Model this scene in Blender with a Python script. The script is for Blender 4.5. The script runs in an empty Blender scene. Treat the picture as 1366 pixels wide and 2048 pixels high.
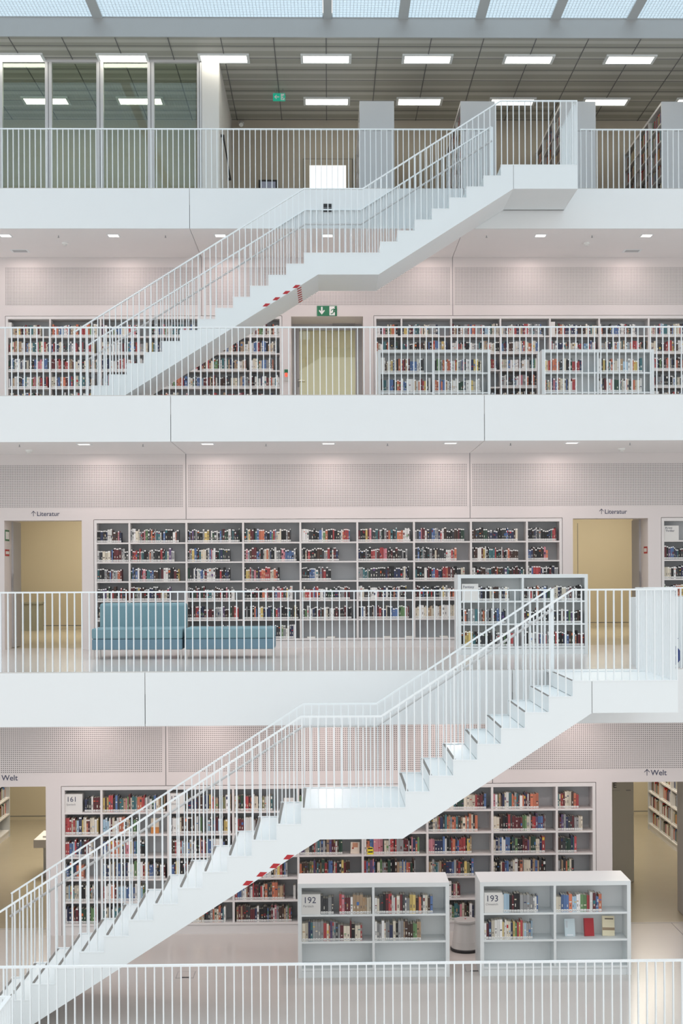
import bpy, math, random
from mathutils import Matrix, Vector, Euler

# ------------------------------------------------------------------ camera, world, lights, exposure
W, H, F = 1366, 2048, 2800.0
PPX, PPY, YAW, ROLL, CAMZ = 713.0, 1142.0, 0.0199, -0.0047, 5.36
sc = bpy.context.scene
COL = sc.collection
R = Matrix.Rotation(-YAW, 3, 'Z') @ Matrix.Rotation(math.pi/2, 3, 'X') @ Matrix.Rotation(ROLL, 3, 'Z')
cd = bpy.data.cameras.new('camera'); cam = bpy.data.objects.new('camera', cd); COL.objects.link(cam)
cam.location = (0, 0, CAMZ); cam.rotation_euler = R.to_euler()
cd.sensor_fit = 'AUTO'; cd.sensor_width = 36.0; cd.lens = 36.0*F/H
cd.shift_x = (W/2-PPX)/H; cd.shift_y = (PPY-H/2)/H
cd.clip_start = 0.1; cd.clip_end = 200
sc.camera = cam

wd = bpy.data.worlds.new('world'); sc.world = wd; wd.use_nodes = True
bg = wd.node_tree.nodes['Background']
bg.inputs[0].default_value = (0.985, 0.98, 0.975, 1); bg.inputs[1].default_value = 1.12
_n = wd.node_tree.nodes; _l = wd.node_tree.links.new      # brighter above (open hall and sky), dimmer below
_tc = _n.new('ShaderNodeTexCoord'); _sp = _n.new('ShaderNodeSeparateXYZ'); _mr = _n.new('ShaderNodeMapRange'); _l(_tc.outputs['Generated'], _sp.inputs[0])
_mr.inputs['From Min'].default_value = -0.5; _mr.inputs['From Max'].default_value = 0.35; _mr.inputs['To Min'].default_value = 0.80; _mr.inputs['To Max'].default_value = 1.17
_l(_sp.outputs['Z'], _mr.inputs['Value']); _l(_mr.outputs[0], bg.inputs[1])
sc.view_settings.view_transform = 'Standard'; sc.view_settings.look = 'None'
sc.view_settings.gamma = 1; sc.view_settings.exposure = 0.0
sc.view_settings.use_curve_mapping = False
SKYLIGHT = 2.15; TUBE = 7.0; DOWN_W = 9.0; ROOM_W = 92.0

def area(name, loc, sx, sy, power, color, rot=(0, 0, 0)):
    l = bpy.data.lights.new(name, 'AREA'); l.shape = 'RECTANGLE'; l.size = sx; l.size_y = sy
    l.energy = power; l.color = color
    o = bpy.data.objects.new(name, l); COL.objects.link(o); o.location = loc; o.rotation_euler = rot
    return o

def P(px, py, Y):
    "world X, Z of the photo point (px, py) on the vertical plane at distance Y"
    d = R @ Vector(((px-PPX)/F, (PPY-py)/F, -1.0)); t = Y/d.y
    return d.x*t, CAMZ+d.z*t
def X(px, py, Y): return P(px, py, Y)[0]
def Zz(px, py, Y): return P(px, py, Y)[1]

# ------------------------------------------------------------------ materials
def lin(c):
    return tuple(((v/255)/12.92 if v/255 <= 0.04045 else ((v/255+0.055)/1.055)**2.4) for v in c)
def mat(name, rgb, rough=0.5, metal=0.0, var=0.03, scale=3.0, emit=None, es=0.0, spec=0.5):
    m = bpy.data.materials.new(name); m.use_nodes = True; nt = m.node_tree; b = nt.nodes['Principled BSDF']
    b.inputs['Roughness'].default_value = rough; b.inputs['Metallic'].default_value = metal
    b.inputs['Specular IOR Level'].default_value = spec
    if var > 0:
        tc = nt.nodes.new('ShaderNodeTexCoord'); n = nt.nodes.new('ShaderNodeTexNoise'); n.inputs['Scale'].default_value = scale
        mx = nt.nodes.new('ShaderNodeMix'); mx.data_type = 'RGBA'
        mx.inputs[6].default_value = tuple(max(0, v*(1-var)) for v in rgb)+(1,)
        mx.inputs[7].default_value = tuple(min(1, v*(1+var)) for v in rgb)+(1,)
        nt.links.new(tc.outputs['Object'], n.inputs['Vector']); nt.links.new(n.outputs['Fac'], mx.inputs[0])
        nt.links.new(mx.outputs[2], b.inputs['Base Color'])
    else:
        b.inputs['Base Color'].default_value = tuple(rgb)+(1,)
    if emit:
        b.inputs['Emission Color'].default_value = tuple(emit)+(1,); b.inputs['Emission Strength'].default_value = es
    return m
M = {}
M['white'] = mat('white lacquered steel', (0.80, 0.84, 0.85), 0.45, var=0.01)
M['rail'] = mat('white painted railing steel', (0.83, 0.87, 0.885), 0.35, var=0.0)
M['handrail'] = mat('satin steel handrail', (0.56, 0.555, 0.55), 0.4, var=0)
M['fascia'] = mat('white fascia plaster', (0.81, 0.83, 0.835), 0.6, var=0.01, scale=1.5)
M['wall'] = mat('pale wall plaster', (0.73, 0.685, 0.675), 0.7, var=0.012, scale=1.2)
M['ceil'] = mat('pale ceiling plaster', (0.86, 0.835, 0.83), 0.7, var=0.01)
M['joint'] = mat('dark joint', (0.16, 0.16, 0.165), 0.8, var=0)
M['floor'] = mat('pale polished floor', (0.61, 0.58, 0.555), 0.20, var=0.02, scale=0.8)
M['case'] = mat('white shelf board', (0.74, 0.72, 0.71), 0.5, var=0.01)
M['caseback'] = mat('grey shelf back', (0.52, 0.54, 0.56), 0.6, var=0.01)
M['lowcase'] = mat('white low case board', (0.76, 0.80, 0.81), 0.45, var=0.01)
M['beige'] = mat('beige wall', (0.56, 0.495, 0.365), 0.7, var=0.02, scale=2)
M['warmtintfloor'] = mat('pale floor tinted by room light', (0.42, 0.37, 0.28), 0.25, var=0.03)  # same pale floor, with the rooms' yellowish light put into its colour
M['beigewall4'] = mat('greige wall', (0.52, 0.475, 0.395), 0.7, var=0.02)
M['darkstrip'] = mat('taupe anti slip strip', (0.22, 0.205, 0.19), 0.8, var=0.05, scale=40)
M['red'] = mat('red tape', lin((178, 38, 44)), 0.5, var=0)
M['text'] = mat('dark blue lettering', lin((62, 66, 92)), 0.6, var=0)
M['textlight'] = mat('pale grey lettering', lin((150, 150, 152)), 0.6, var=0)
M['blue'] = mat('deep blue print', lin((40, 62, 128)), 0.5, var=0)
M['green'] = mat('exit sign green', lin((38, 120, 84)), 0.4, var=0)
M['greenlit'] = mat('lit exit sign green', lin((30, 160, 130)), 0.4, var=0, emit=lin((20, 170, 140)), es=0.5)
M['signwhite'] = mat('sign white', (0.85, 0.86, 0.84), 0.5, var=0)
M['ledred'] = mat('red lamp', (0.8, 0.05, 0.03), 0.4, var=0, emit=(1, 0.08, 0.04), es=1.5)
M['card'] = mat('cream sign card', (0.74, 0.735, 0.71), 0.6, var=0.01)
M['grey'] = mat('grey metal', (0.34, 0.34, 0.35), 0.5, var=0.02)
M['doorframe'] = mat('light grey door frame', (0.50, 0.49, 0.50), 0.5, var=0.01)
M['black'] = mat('black plastic', (0.02, 0.02, 0.022), 0.4, var=0)
M['chrome'] = mat('brushed steel', (0.62, 0.60, 0.58), 0.25, metal=1.0, var=0)
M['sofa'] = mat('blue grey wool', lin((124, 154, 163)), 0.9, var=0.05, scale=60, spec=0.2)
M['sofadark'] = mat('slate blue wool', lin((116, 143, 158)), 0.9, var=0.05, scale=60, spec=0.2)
M['stool'] = mat('light grey enamelled steel', (0.55, 0.545, 0.53), 0.3, var=0.01)
M['endpanel'] = mat('grey end panel', (0.56, 0.58, 0.60), 0.5, var=0.01)
M['pages'] = mat('book pages', (0.72, 0.68, 0.60), 0.8, var=0.03, scale=80)
M['tube'] = mat('lit fluorescent diffuser', (0.9, 0.9, 0.85), 0.4, var=0, emit=(1.0, 0.95, 0.82), es=TUBE)
M['downlamp'] = mat('lit downlight glass', (0.9, 0.88, 0.86), 0.4, var=0, emit=(1.0, 0.95, 0.92), es=1.3)
M['daylit'] = mat('daylight behind pane', (0.9, 0.9, 0.9), 0.4, var=0, emit=(0.95, 1.0, 1.0), es=1.1)

def grid_mat(name, base, line, step, width, axes, rough=0.4, emit=0.0, dots=False, rad=0.3, metal=0.0, base_scale=1.0):
    m = bpy.data.materials.new(name); m.use_nodes = True; nt = m.node_tree; b = nt.nodes['Principled BSDF']
    b.inputs['Roughness'].default_value = rough; b.inputs['Metallic'].default_value = metal
    L = nt.links.new; N = nt.nodes.new
    g = N('ShaderNodeNewGeometry'); s = N('ShaderNodeSeparateXYZ'); L(g.outputs['Position'], s.inputs[0])
    def math_(op, a, bb=None):
        n = N('ShaderNodeMath'); n.operation = op
        if isinstance(a, (int, float)): n.inputs[0].default_value = a
        else: L(a, n.inputs[0])
        if bb is not None:
            if isinstance(bb, (int, float)): n.inputs[1].default_value = bb
            else: L(bb, n.inputs[1])
        return n.outputs[0]
    fr = []
    for k, ax in enumerate(axes):
        st = step[k] if isinstance(step, (tuple, list)) else step
        wd_ = width[k] if isinstance(width, (tuple, list)) else width
        f = math_('FRACT', math_('DIVIDE', math_('ADD', s.outputs[ax], 100.0), st))
        fr.append(math_('ABSOLUTE', math_('SUBTRACT', f, 0.5)) if dots else math_('LESS_THAN', f, wd_/st))
    if dots:
        d = math_('SQRT', math_('ADD', math_('POWER', fr[0], 2.0), math_('POWER', fr[1], 2.0)))
        fac = math_('LESS_THAN', d, rad)
    else:
        fac = fr[0] if len(fr) == 1 else math_('MAXIMUM', fr[0], fr[1])
    mx = N('ShaderNodeMix'); mx.data_type = 'RGBA'; L(fac, mx.inputs[0])
    mx.inputs[6].default_value = tuple(base)+(1,); mx.inputs[7].default_value = tuple(line)+(1,)
    if base_scale < 1:
        ms = N('ShaderNodeMix'); ms.data_type = 'RGBA'; ms.inputs[0].default_value = 1-base_scale
        L(mx.outputs[2], ms.inputs[6]); ms.inputs[7].default_value = (0, 0, 0, 1); L(ms.outputs[2], b.inputs['Base Color'])
    else: L(mx.outputs[2], b.inputs['Base Color'])
    if emit:
        L(mx.outputs[2], b.inputs['Emission Color']); b.inputs['Emission Strength'].default_value = emit
    return m
M['perf'] = grid_mat('perforated acoustic board', (0.71, 0.67, 0.66), (0.13, 0.125, 0.125), 0.029, 0, (0, 2), 0.7, dots=True, rad=0.27)
M['mesh'] = grid_mat('grey expanded metal ceiling', (0.40, 0.40, 0.355), (0.54, 0.54, 0.50), (0.6, 0.4), (0.0, 0.15), (0, 1), 0.6)
M['sky'] = mat('daylit skylight glass', (0.1, 0.1, 0.1), 0.4, var=0, emit=(0.80, 0.93, 1.0), es=SKYLIGHT)
M['fin'] = mat('pale blue louvre fins', (0.66, 0.72, 0.76), 0.5, var=0)

m = bpy.data.materials.new('book cloth'); m.use_nodes = True
_b = m.node_tree.nodes['Principled BSDF']; _a = m.node_tree.nodes.new('ShaderNodeAttribute'); _a.attribute_name = 'Col'
m.node_tree.links.new(_a.outputs['Color'], _b.inputs['Base Color']); _b.inputs['Roughness'].default_value = 0.45
M['book'] = m
def glass(name, tint, refl):
    m = bpy.data.materials.new(name); m.use_nodes = True; nt = m.node_tree; nt.nodes.remove(nt.nodes['Principled BSDF'])
    t = nt.nodes.new('ShaderNodeBsdfTransparent'); t.inputs[0].default_value = tint+(1,)
    g = nt.nodes.new('ShaderNodeBsdfGlossy'); g.inputs['Roughness'].default_value = 0.02; g.inputs[0].default_value = (0.9, 0.95, 0.95, 1)
    x = nt.nodes.new('ShaderNodeMixShader'); x.inputs[0].default_value = refl
    nt.links.new(t.outputs[0], x.inputs[1]); nt.links.new(g.outputs[0], x.inputs[2])
    nt.links.new(x.outputs[0], nt.nodes['Material Output'].inputs[0]); return m
M['glass'] = glass('partition glass', (0.92, 0.96, 0.90), 0.08)
M['doorglass'] = glass('door glass', (0.90, 0.93, 0.88), 0.10)

# ------------------------------------------------------------------ mesh helpers
class MB:
    def __init__(s): s.v = []; s.f = []; s.m = []; s.c = []; s.mats = []
    def mi(s, mm):
        if mm not in s.mats: s.mats.append(mm)
        return s.mats.index(mm)
    def face(s, idx, mm, col=None): s.f.append(idx); s.m.append(s.mi(mm)); s.c.append(col or (1, 1, 1))
    def box(s, x0, x1, y0, y1, z0, z1, mm='white', col=None):
        if x0 > x1: x0, x1 = x1, x0
        if y0 > y1: y0, y1 = y1, y0
        if z0 > z1: z0, z1 = z1, z0
        n = len(s.v)
        s.v += [(x0, y0, z0), (x1, y0, z0), (x1, y1, z0), (x0, y1, z0), (x0, y0, z1), (x1, y0, z1), (x1, y1, z1), (x0, y1, z1)]
        for q in ((3, 2, 1, 0), (4, 5, 6, 7), (0, 1, 5, 4), (1, 2, 6, 5), (2, 3, 7, 6), (3, 0, 4, 7)):
            s.face(tuple(n+i for i in q), mm, col)
        return s
    def prism(s, pts, y0, y1, mm='white', col=None):
        "polygon given as (x, z) pairs counter-clockwise seen from -Y, extruded from y0 to y1"
        n = len(s.v); k = len(pts)
        a = sum(pts[i][0]*pts[(i+1) % k][1]-pts[(i+1) % k][0]*pts[i][1] for i in range(k))
        if a < 0: pts = list(reversed(pts))
        s.v += [(p[0], y0, p[1]) for p in pts]+[(p[0], y1, p[1]) for p in pts]
        s.face(tuple(n+i for i in range(k)), mm, col)
        s.face(tuple(n+k+i for i in reversed(range(k))), mm, col)
        for i in range(k):
            j = (i+1) % k
            s.face((n+j, n+i, n+k+i, n+k+j), mm, col)
        return s
    def hexa(s, bot, top, mm='white', col=None):
        "eight corners: bottom ring then top ring, counter-clockwise from above"
        n = len(s.v); s.v += list(bot)+list(top)
        for q in ((3, 2, 1, 0), (4, 5, 6, 7), (0, 1, 5, 4), (1, 2, 6, 5), (2, 3, 7, 6), (3, 0, 4, 7)):
            s.face(tuple(n+i for i in q), mm, col)
        return s
    def ribbon(s, pts, t, y0, y1, mm='rail'):
        "polyline in XZ thickened to t with mitred corners, extruded in Y"
        up = []; dn = []
        for i, p in enumerate(pts):
            ns = []
            if i > 0: d = (p[0]-pts[i-1][0], p[1]-pts[i-1][1]); l = math.hypot(*d); ns.append((-d[1]/l, d[0]/l))
            if i < len(pts)-1: d = (pts[i+1][0]-p[0], pts[i+1][1]-p[1]); l = math.hypot(*d); ns.append((-d[1]/l, d[0]/l))
            nx = sum(q[0] for q in ns)/len(ns); nz = sum(q[1] for q in ns)/len(ns); l2 = nx*nx+nz*nz
            nx, nz = nx/l2*t/2, nz/l2*t/2
            up.append((p[0]+nx, p[1]+nz)); dn.append((p[0]-nx, p[1]-nz))
        for i in range(len(pts)-1):
            s.prism([dn[i], dn[i+1], up[i+1], up[i]], y0, y1, mm)
        return s
    def tube(s, pts, r, mm='rail', n=10):
        "round tube through 3D points, capped"
        base = len(s.v); k = len(pts)
        for i, p in enumerate(pts):
            p = Vector(p)
            d = Vector((0, 0, 0))
            if i > 0: d += (p-Vector(pts[i-1])).normalized()
            if i < k-1: d += (Vector(pts[i+1])-p).normalized()
            d.normalize()
            a = d.cross(Vector((0, 1, 0)))
            if a.length < 1e-3: a = d.cross(Vector((1, 0, 0)))
            a.normalize(); b = d.cross(a).normalized()
            for j in range(n):
                t = 2*math.pi*j/n; s.v.append(tuple(p+a*r*math.cos(t)+b*r*math.sin(t)))
        for i in range(k-1):
            for j in range(n):
                s.face((base+i*n+j, base+i*n+(j+1) % n, base+(i+1)*n+(j+1) % n, base+(i+1)*n+j), mm)
        s.face(tuple(base+j for j in reversed(range(n))), mm); s.face(tuple(base+(k-1)*n+j for j in range(n)), mm)
        return s
    def lathe(s, cx, cy, prof, mm, n=40):
        base = len(s.v); k = len(prof)
        for r_, z in prof:
            for j in range(n):
                t = 2*math.pi*j/n; s.v.append((cx+r_*math.cos(t), cy+r_*math.sin(t), z))
        for i in range(k-1):
            for j in range(n):
                s.face((base+i*n+j, base+i*n+(j+1) % n, base+(i+1)*n+(j+1) % n, base+(i+1)*n+j), mm)
        s.face(tuple(base+j for j in reversed(range(n))), mm); s.face(tuple(base+(k-1)*n+j for j in range(n)), mm)
        return s
    def build(s, name, parent=None, bevel=0, smooth=False, colors=False):
        me = bpy.data.meshes.new(name); me.from_pydata(s.v, [], s.f)
        for mm in s.mats: me.materials.append(M[mm])
        me.polygons.foreach_set('material_index', s.m)
        if smooth: me.polygons.foreach_set('use_smooth', [True]*len(s.f))
        if colors:
            ca = me.color_attributes.new('Col', 'FLOAT_COLOR', 'CORNER'); buf = []
            for f, c in zip(s.f, s.c): buf += list(c+(1.0,))*len(f)
            ca.data.foreach_set('color', buf)
        me.update()
        o = bpy.data.objects.new(name, me); COL.objects.link(o)
        if parent is not None:
            o.parent = parent; o.matrix_parent_inverse = Matrix.Translation(-parent.location) if parent.type == 'EMPTY' else Matrix.Identity(4)
        if bevel:
            b = o.modifiers.new('bevel', 'BEVEL'); b.width = bevel; b.segments = 3; b.limit_method = 'ANGLE'
        return o
def box1(name, x0, x1, y0, y1, z0, z1, mm, parent=None, bevel=0):
    return MB().box(x0, x1, y0, y1, z0, z1, mm).build(name, parent, bevel)
def tag(o, label=None, cat=None, group=None, kind=None):
    if label: o['label'] = label
    if cat: o['category'] = cat
    if group: o['group'] = group
    if kind: o['kind'] = kind
    return o
def thing(name, loc, label, cat, group=None):
    o = bpy.data.objects.new(name, None); COL.objects.link(o); o.location = loc; o.empty_display_size = 0.1
    return tag(o, label, cat, group)
def structure(o): o['kind'] = 'structure'; return o
def text_mb(mb, string, size, x, z, y, mm='text', align='LEFT', bold=0.0):
    "lettering standing in the XZ plane facing the hall, thin extrusion"
    c = bpy.data.curves.new('lettering', 'FONT'); c.body = string; c.size = size; c.align_x = align
    c.offset = bold; c.extrude = 0.0015
    o = bpy.data.objects.new('lettering', c); COL.objects.link(o)
    dg = bpy.context.evaluated_depsgraph_get(); me = bpy.data.meshes.new_from_object(o.evaluated_get(dg))
    n = len(mb.v)
    for v in me.vertices: mb.v.append((x+v.co.x, y-v.co.z, z+v.co.y))
    for p in me.polygons: mb.face(tuple(n+i for i in p.vertices), mm)
    bpy.data.objects.remove(o); bpy.data.curves.remove(c); bpy.data.meshes.remove(me)
    return mb

# ------------------------------------------------------------------ levels
Z = {1: 0.0, 2: 4.052, 3: 8.085, 4: 12.13}
D = {1: 15.36, 2: 18.46, 3: 21.62, 4: 24.74}
WY = {1: 20.75, 2: 23.87, 3: 27.0, 4: 30.15}
SLAB = 0.72; XL, XR = -9.5, 9.8; JX = 2.42
ZC4 = CAMZ+9.71
BACK = {1: 30.5, 2: 32.6, 3: 33.0, 4: 30.15}

def gapped(x0, x1, gap=0.010):
    xs = [x0, -JX, JX, x1]
    return [(xs[i]+(gap/2 if i else 0), xs[i+1]-(gap/2 if i < 2 else 0)) for i in range(3)]

# floors (slabs), fascias, ceilings
trim_n = 0
def trim(o):
    global trim_n
    trim_n += 1; o.name = 'trim_%d' % trim_n; return structure(o)
for L in (1, 2, 3, 4):
    back = BACK[L] if L < 4 else 34.0
    f = MB()
    f.box(XL, XR, D[L]+0.01, WY[L]+(0.45 if L < 3 else 0.9), Z[L]-0.30, Z[L], 'floor')
    if L < 4: f.box(XL, XR, WY[L]+(0.45 if L < 3 else 0.9), back+0.3, Z[L]-0.30, Z[L], 'warmtintfloor')
    else: f.box(XL, XR, WY[L]+0.9, 34.0, Z[L]-0.30, Z[L], 'floor')
    if L == 1:
        for px, py in ((1163, 1839), (1303, 1840)):
            pass
        x, z = P(1330, 1880, 18.9)
        f.box(JX+2.75, JX+2.757, D[1], WY[1]+0.4, 0, 0.0012, 'joint'); f.box(XL, XR, 21.14, 21.148, 0, 0.0012, 'joint')
    structure(f.build('floor'))
    if L > 1:
        for a, b in gapped(XL, XR):
            trim(box1('trim', a, b, D[L]-0.015, D[L]+0.02, Z[L]-SLAB, Z[L]-0.014, 'fascia'))
        g = MB().box(XL, XR, D[L]+0.02, D[L]+0.06, Z[L]-SLAB+0.03, Z[L]-0.30, 'joint')
        trim(g.build('trim'))
        c = MB()
        for a, b in gapped(XL, XR): c.box(a, b, D[L]+0.02, WY[L-1]+0.5, Z[L]-SLAB, Z[L]-SLAB+0.03, 'ceil')
        c.box(XL, XR, WY[L-1]+0.5, BACK[L-1]+0.3, Z[L]-SLAB, Z[L]-SLAB+0.03, 'ceil')
        c.box(XL, XR, D[L]+0.06, BACK[L-1]+0.3, Z[L]-SLAB+0.03, Z[L]-SLAB+0.06, 'joint')
        structure(c.build('ceiling'))
trim(box1('trim', XL, XR, D[1]-0.015, D[1]+0.01, -0.72, -0.014, 'fascia'))

# top level ceiling, roof edge beam, skylight
RY = 25.46
c4 = MB(); c4.box(XL, XR, RY+0.02, 31.0, ZC4, ZC4+0.05, 'mesh')
o_c4 = structure(c4.build('ceiling'))
seams = MB()
for i in range(-10, 11): seams.box(i*0.96-0.008, i*0.96+0.008, RY+0.03, 30.15, ZC4-0.006, ZC4, 'joint')
for j in range(8): seams.box(XL, XR, RY+0.45+j*0.6-0.01, RY+0.45+j*0.6+0.01, ZC4-0.004, ZC4, 'joint')
tag(seams.build('seam', o_c4))
roofz = Zz(700, 38, RY)
M['roofedge'] = mat('grey painted roof edge', (0.40, 0.415, 0.42), 0.35, var=0.02)
trim(box1('trim', XL, XR, RY-0.02, RY+0.02, ZC4-0.01, roofz+0.1, 'roofedge'))
sk_x = [-9.3, X(20-480, 37, RY), X(196, 37, RY), X(655, 37, RY), X(806, 37, RY), X(960, 37, RY), X(1110, 37, RY), X(1262, 37, RY), X(1414, 37, RY), X(1566, 37, RY), 9.7]
sk_x = sorted(set(round(v, 3) for v in sk_x))
M['beam'] = mat('grey skylight beam', (0.46, 0.49, 0.50), 0.4, var=0.01)
for i, x in enumerate(sk_x):
    w = 0.09 if abs(x-X(655, 37, RY)) > 0.02 else 0.075
    bm_ = MB().box(x-w, x+w, 2.0, RY-0.02, roofz-0.01, roofz+0.10, 'beam')
    if i < len(sk_x)-1: pass
    trim(bm_.build('trim'))
bm_ = MB()
for k in range(1, 12): bm_.box(XL, XR, RY-0.10-k*2.0, RY-0.02-k*2.0, roofz+0.05, roofz+0.10, 'beam')
trim(bm_.build('trim'))
for i in range(len(sk_x)-1):
    w = box1('window_%d' % (i+1), sk_x[i]+0.09, sk_x[i+1]-0.09, 2.0, RY-0.02, roofz+0.06, roofz+0.075, 'sky')
    structure(w)
    lv = MB(); xa, xb_ = sk_x[i]+0.09, sk_x[i+1]-0.09
    n = round((xb_-xa)/0.062)
    for q in range(n+1): lv.box(xa+(xb_-xa)*q/n-0.002, xa+(xb_-xa)*q/n+0.002, 2.0, RY-0.02, roofz+0.012, roofz+0.055, 'fin')
    n = round((RY-2.02)/0.105)
    for q in range(n+1): lv.box(xa, xb_, 2.0+q*0.105, 2.005+q*0.105, roofz+0.012, roofz+0.055, 'fin')
    lv.build('louvre', w)

# back walls with openings for doors and built-in bookcases
def wall(L, y, th, openings, name='wall_back', z1=None, mm='wall'):
    z0 = Z[L]; z1 = z1 or (Z[L+1]-SLAB if L < 4 else ZC4)
    mb = MB(); x = XL
    for a, b, zt in sorted(openings):
        mb.box(x, a, y, y+th, z0, z1, mm); mb.box(a, b, y, y+th, zt, z1, mm); x = b
    mb.box(x, XR, y, y+th, z0, z1, mm)
    for jx in (-JX, JX):
        zt = z0
        for a, b, t in openings:
            if a < jx < b: zt = t
        mb.box(jx-0.005, jx+0.005, y-0.0015, y, zt, z1, 'joint')
    return structure(mb.build(name))
def panel(parent, y, x0, x1, z0, z1):
    o = box1('perforated_panel', x0, x1, y-0.004, y, z0, z1, 'perf', parent); return o
DOORZ = {1: 2.20, 2: 2.19, 3: 2.185}
dl = (-5.50, -4.19); dr = (4.18, 5.47)
c1 = (X(123, 1568, WY[1]), X(1191, 1560, WY[1]))
c2 = (X(188, 1042, WY[2]), X(1124, 1038, WY[2])); c2b = (X(1323, 1037, WY[2]), X(1323, 1037, WY[2])+2.5)
c3 = (X(11, 635, WY[3]), X(563.5, 635, WY[3])); c3b = (X(748, 633, WY[3]), X(748, 633, WY[3])+7.2)
ld3 = (X(582, 633, WY[3]), X(726, 633, WY[3]))
CT = 2.195
w1 = wall(1, WY[1], 0.42, [(dl[0], dl[1], DOORZ[1]), (c1[0]-.008, c1[1]+.008, CT+0.008), (dr[0]+0.02, dr[1]+0.02, DOORZ[1])])
w2 = wall(2, WY[2], 0.42, [(dl[0], dl[1], Z[2]+DOORZ[2]), (c2[0]-.008, c2[1]+.008, Z[2]+CT+.008), (dr[0], dr[1], Z[2]+DOORZ[2]), (c2b[0]-.008, c2b[1]+.008, Z[2]+CT+.008)])
w3 = wall(3, WY[3], 0.42, [(c3[0]-.008, c3[1]+.008, Z[3]+CT+.008), (ld3[0], ld3[1], Z[3]+DOORZ[3]), (c3b[0]-.008, c3b[1]+.008, Z[3]+CT+.008)])
for w, L in ((w1, 1), (w2, 2), (w3, 3)):
    for a, b in ((XL, -JX-0.045), (-JX+0.045, JX-0.045), (JX+0.045, XR)):
        if L == 3 and a == XL: a = X(11, 570, WY[3])
        panel(w, WY[L], a, b, Z[L]+2.405, Z[L]+3.14)

# rooms behind
for L in (1, 2, 3):
    b = MB(); z0, z1 = Z[L], Z[L+1]-SLAB
    b.box(XL, XR, BACK[L], BACK[L]+0.15, z0, z1, 'beige')
    b.box(XL, XR, BACK[L]-0.004, BACK[L], z0+0.07, z0+0.085, 'joint')
    structure(b.build('wall_back'))
    for sx, nm in ((XL, 'wall_left'), (XR-0.1, 'wall_right')):
        structure(box1(nm, sx, sx+0.1, WY[L]+0.42, BACK[L], z0, z1, 'beige'))
    if L < 3:
        # deep reveals beside the doorways
        structure(box1('wall_left', dl[0]-0.15, dl[0], WY[L]+0.42, WY[L]+1.2, z0, z1, 'wall'))
        structure(box1('wall_right', dr[1], dr[1]+0.15, WY[L]+0.42, WY[L]+1.2, z0, z1, 'wall'))
        area('room_lamp', (-4.8, WY[L]+4.6, z1-0.05), 1.6, 1.2, ROOM_W, (1.0, 0.92, 0.76))
        area('room_lamp', (4.9, WY[L]+4.6, z1-0.05), 1.6, 1.2, ROOM_W, (1.0, 0.92, 0.76))
        area('room_lamp', (-5.2, BACK[L]-2.0, z1-0.05), 1.6, 1.2, ROOM_W*.7, (1.0, 0.92, 0.76))
        area('room_lamp', (6.2, BACK[L]-2.0, z1-0.05), 1.6, 1.2, ROOM_W*.7, (1.0, 0.92, 0.76))
    else:
        area('room_lamp', (0, WY[L]+3.0, z1-0.05), 1.6, 1.2, ROOM_W*1.6, (1.0, 0.95, 0.74))
# outer side walls of the galleries (outside the frame)
# sliding door leaves tucked in the reveals
d = structure(box1('door_1', dl[0], dl[0]+0.03, WY[2]+0.55, WY[2]+1.15, Z[2]+0.01, Z[2]+2.19, 'doorframe'))
box1('door_handle', dl[0]+0.03, dl[0]+0.036, WY[2]+0.50, WY[2]+0.53, Z[2]+1.0, Z[2]+1.28, 'grey', d)
d = structure(box1('door_2', dr[1]-0.03, dr[1], WY[2]+0.55, WY[2]+1.15, Z[2]+0.01, Z[2]+2.19, 'doorframe'))
box1('door_handle', dr[1]-0.036, dr[1]-0.03, WY[2]+0.50, WY[2]+0.53, Z[2]+1.0, Z[2]+1.28, 'grey', d)
d = structure(box1('door_3', dr[1]-0.01, dr[1]+0.018, WY[1]+0.45, WY[1]+1.15, 0.01, 2.19, 'doorframe'))
# beige leaf outline on the far wall behind the right doorway
xx = X(1155, 1100, BACK[2])
f = MB()
f.box(xx, xx+0.01, BACK[2]-0.012, BACK[2], Z[2], Z[2]+2.4, 'joint')
structure(f.build('door_4'))

# level 3 glazed door
y3 = WY[3]+0.85
frame = MB()
structure(box1('wall_left', ld3[0]-0.12, ld3[0], WY[3]+0.42, y3+0.05, Z[3], Z[4]-SLAB, 'wall'))
structure(box1('wall_right', ld3[1], ld3[1]+0.12, WY[3]+0.42, y3+0.05, Z[3], Z[4]-SLAB, 'wall'))
lint = structure(box1('wall_back', ld3[0], ld3[1], WY[3]+0.42, y3+0.05, Z[3]+DOORZ[3], Z[3]+DOORZ[3]+0.1, 'wall'))
structure(lint)
gx0, gx1 = X(599, 700, y3), X(710.5, 700, y3); gz1 = Zz(655, 661, y3)
fr = MB()
fr.box(ld3[0], gx0-0.05, y3-0.02, y3+0.05, Z[3], Z[3]+DOORZ[3], 'doorframe')
fr.box(gx1+0.05, ld3[1], y3-0.02, y3+0.05, Z[3], Z[3]+DOORZ[3], 'doorframe')
fr.box(gx0-0.05, gx1+0.05, y3-0.02, y3+0.05, gz1+0.05, Z[3]+DOORZ[3], 'doorframe')
d5 = structure(fr.build('door_5'))
lf = MB()
lf.box(gx0-0.05, gx0, y3-0.035, y3+0.02, Z[3]+0.01, gz1+0.05, 'doorframe'); lf.box(gx1, gx1+0.05, y3-0.035, y3+0.02, Z[3]+0.01, gz1+0.05, 'doorframe')
lf.box(gx0, gx1, y3-0.035, y3+0.02, gz1, gz1+0.05, 'doorframe'); lf.box(gx0, gx1, y3-0.035, y3+0.02, Z[3]+0.01, Z[3]+0.1, 'doorframe')
lf.build('door_leaf', d5)
box1('door_glass', gx0, gx1, y3-0.01, y3, Z[3]+0.1, gz1, 'doorglass', d5)
hb = MB(); hx = gx0-0.02; hz = Z[3]+1.05
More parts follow.
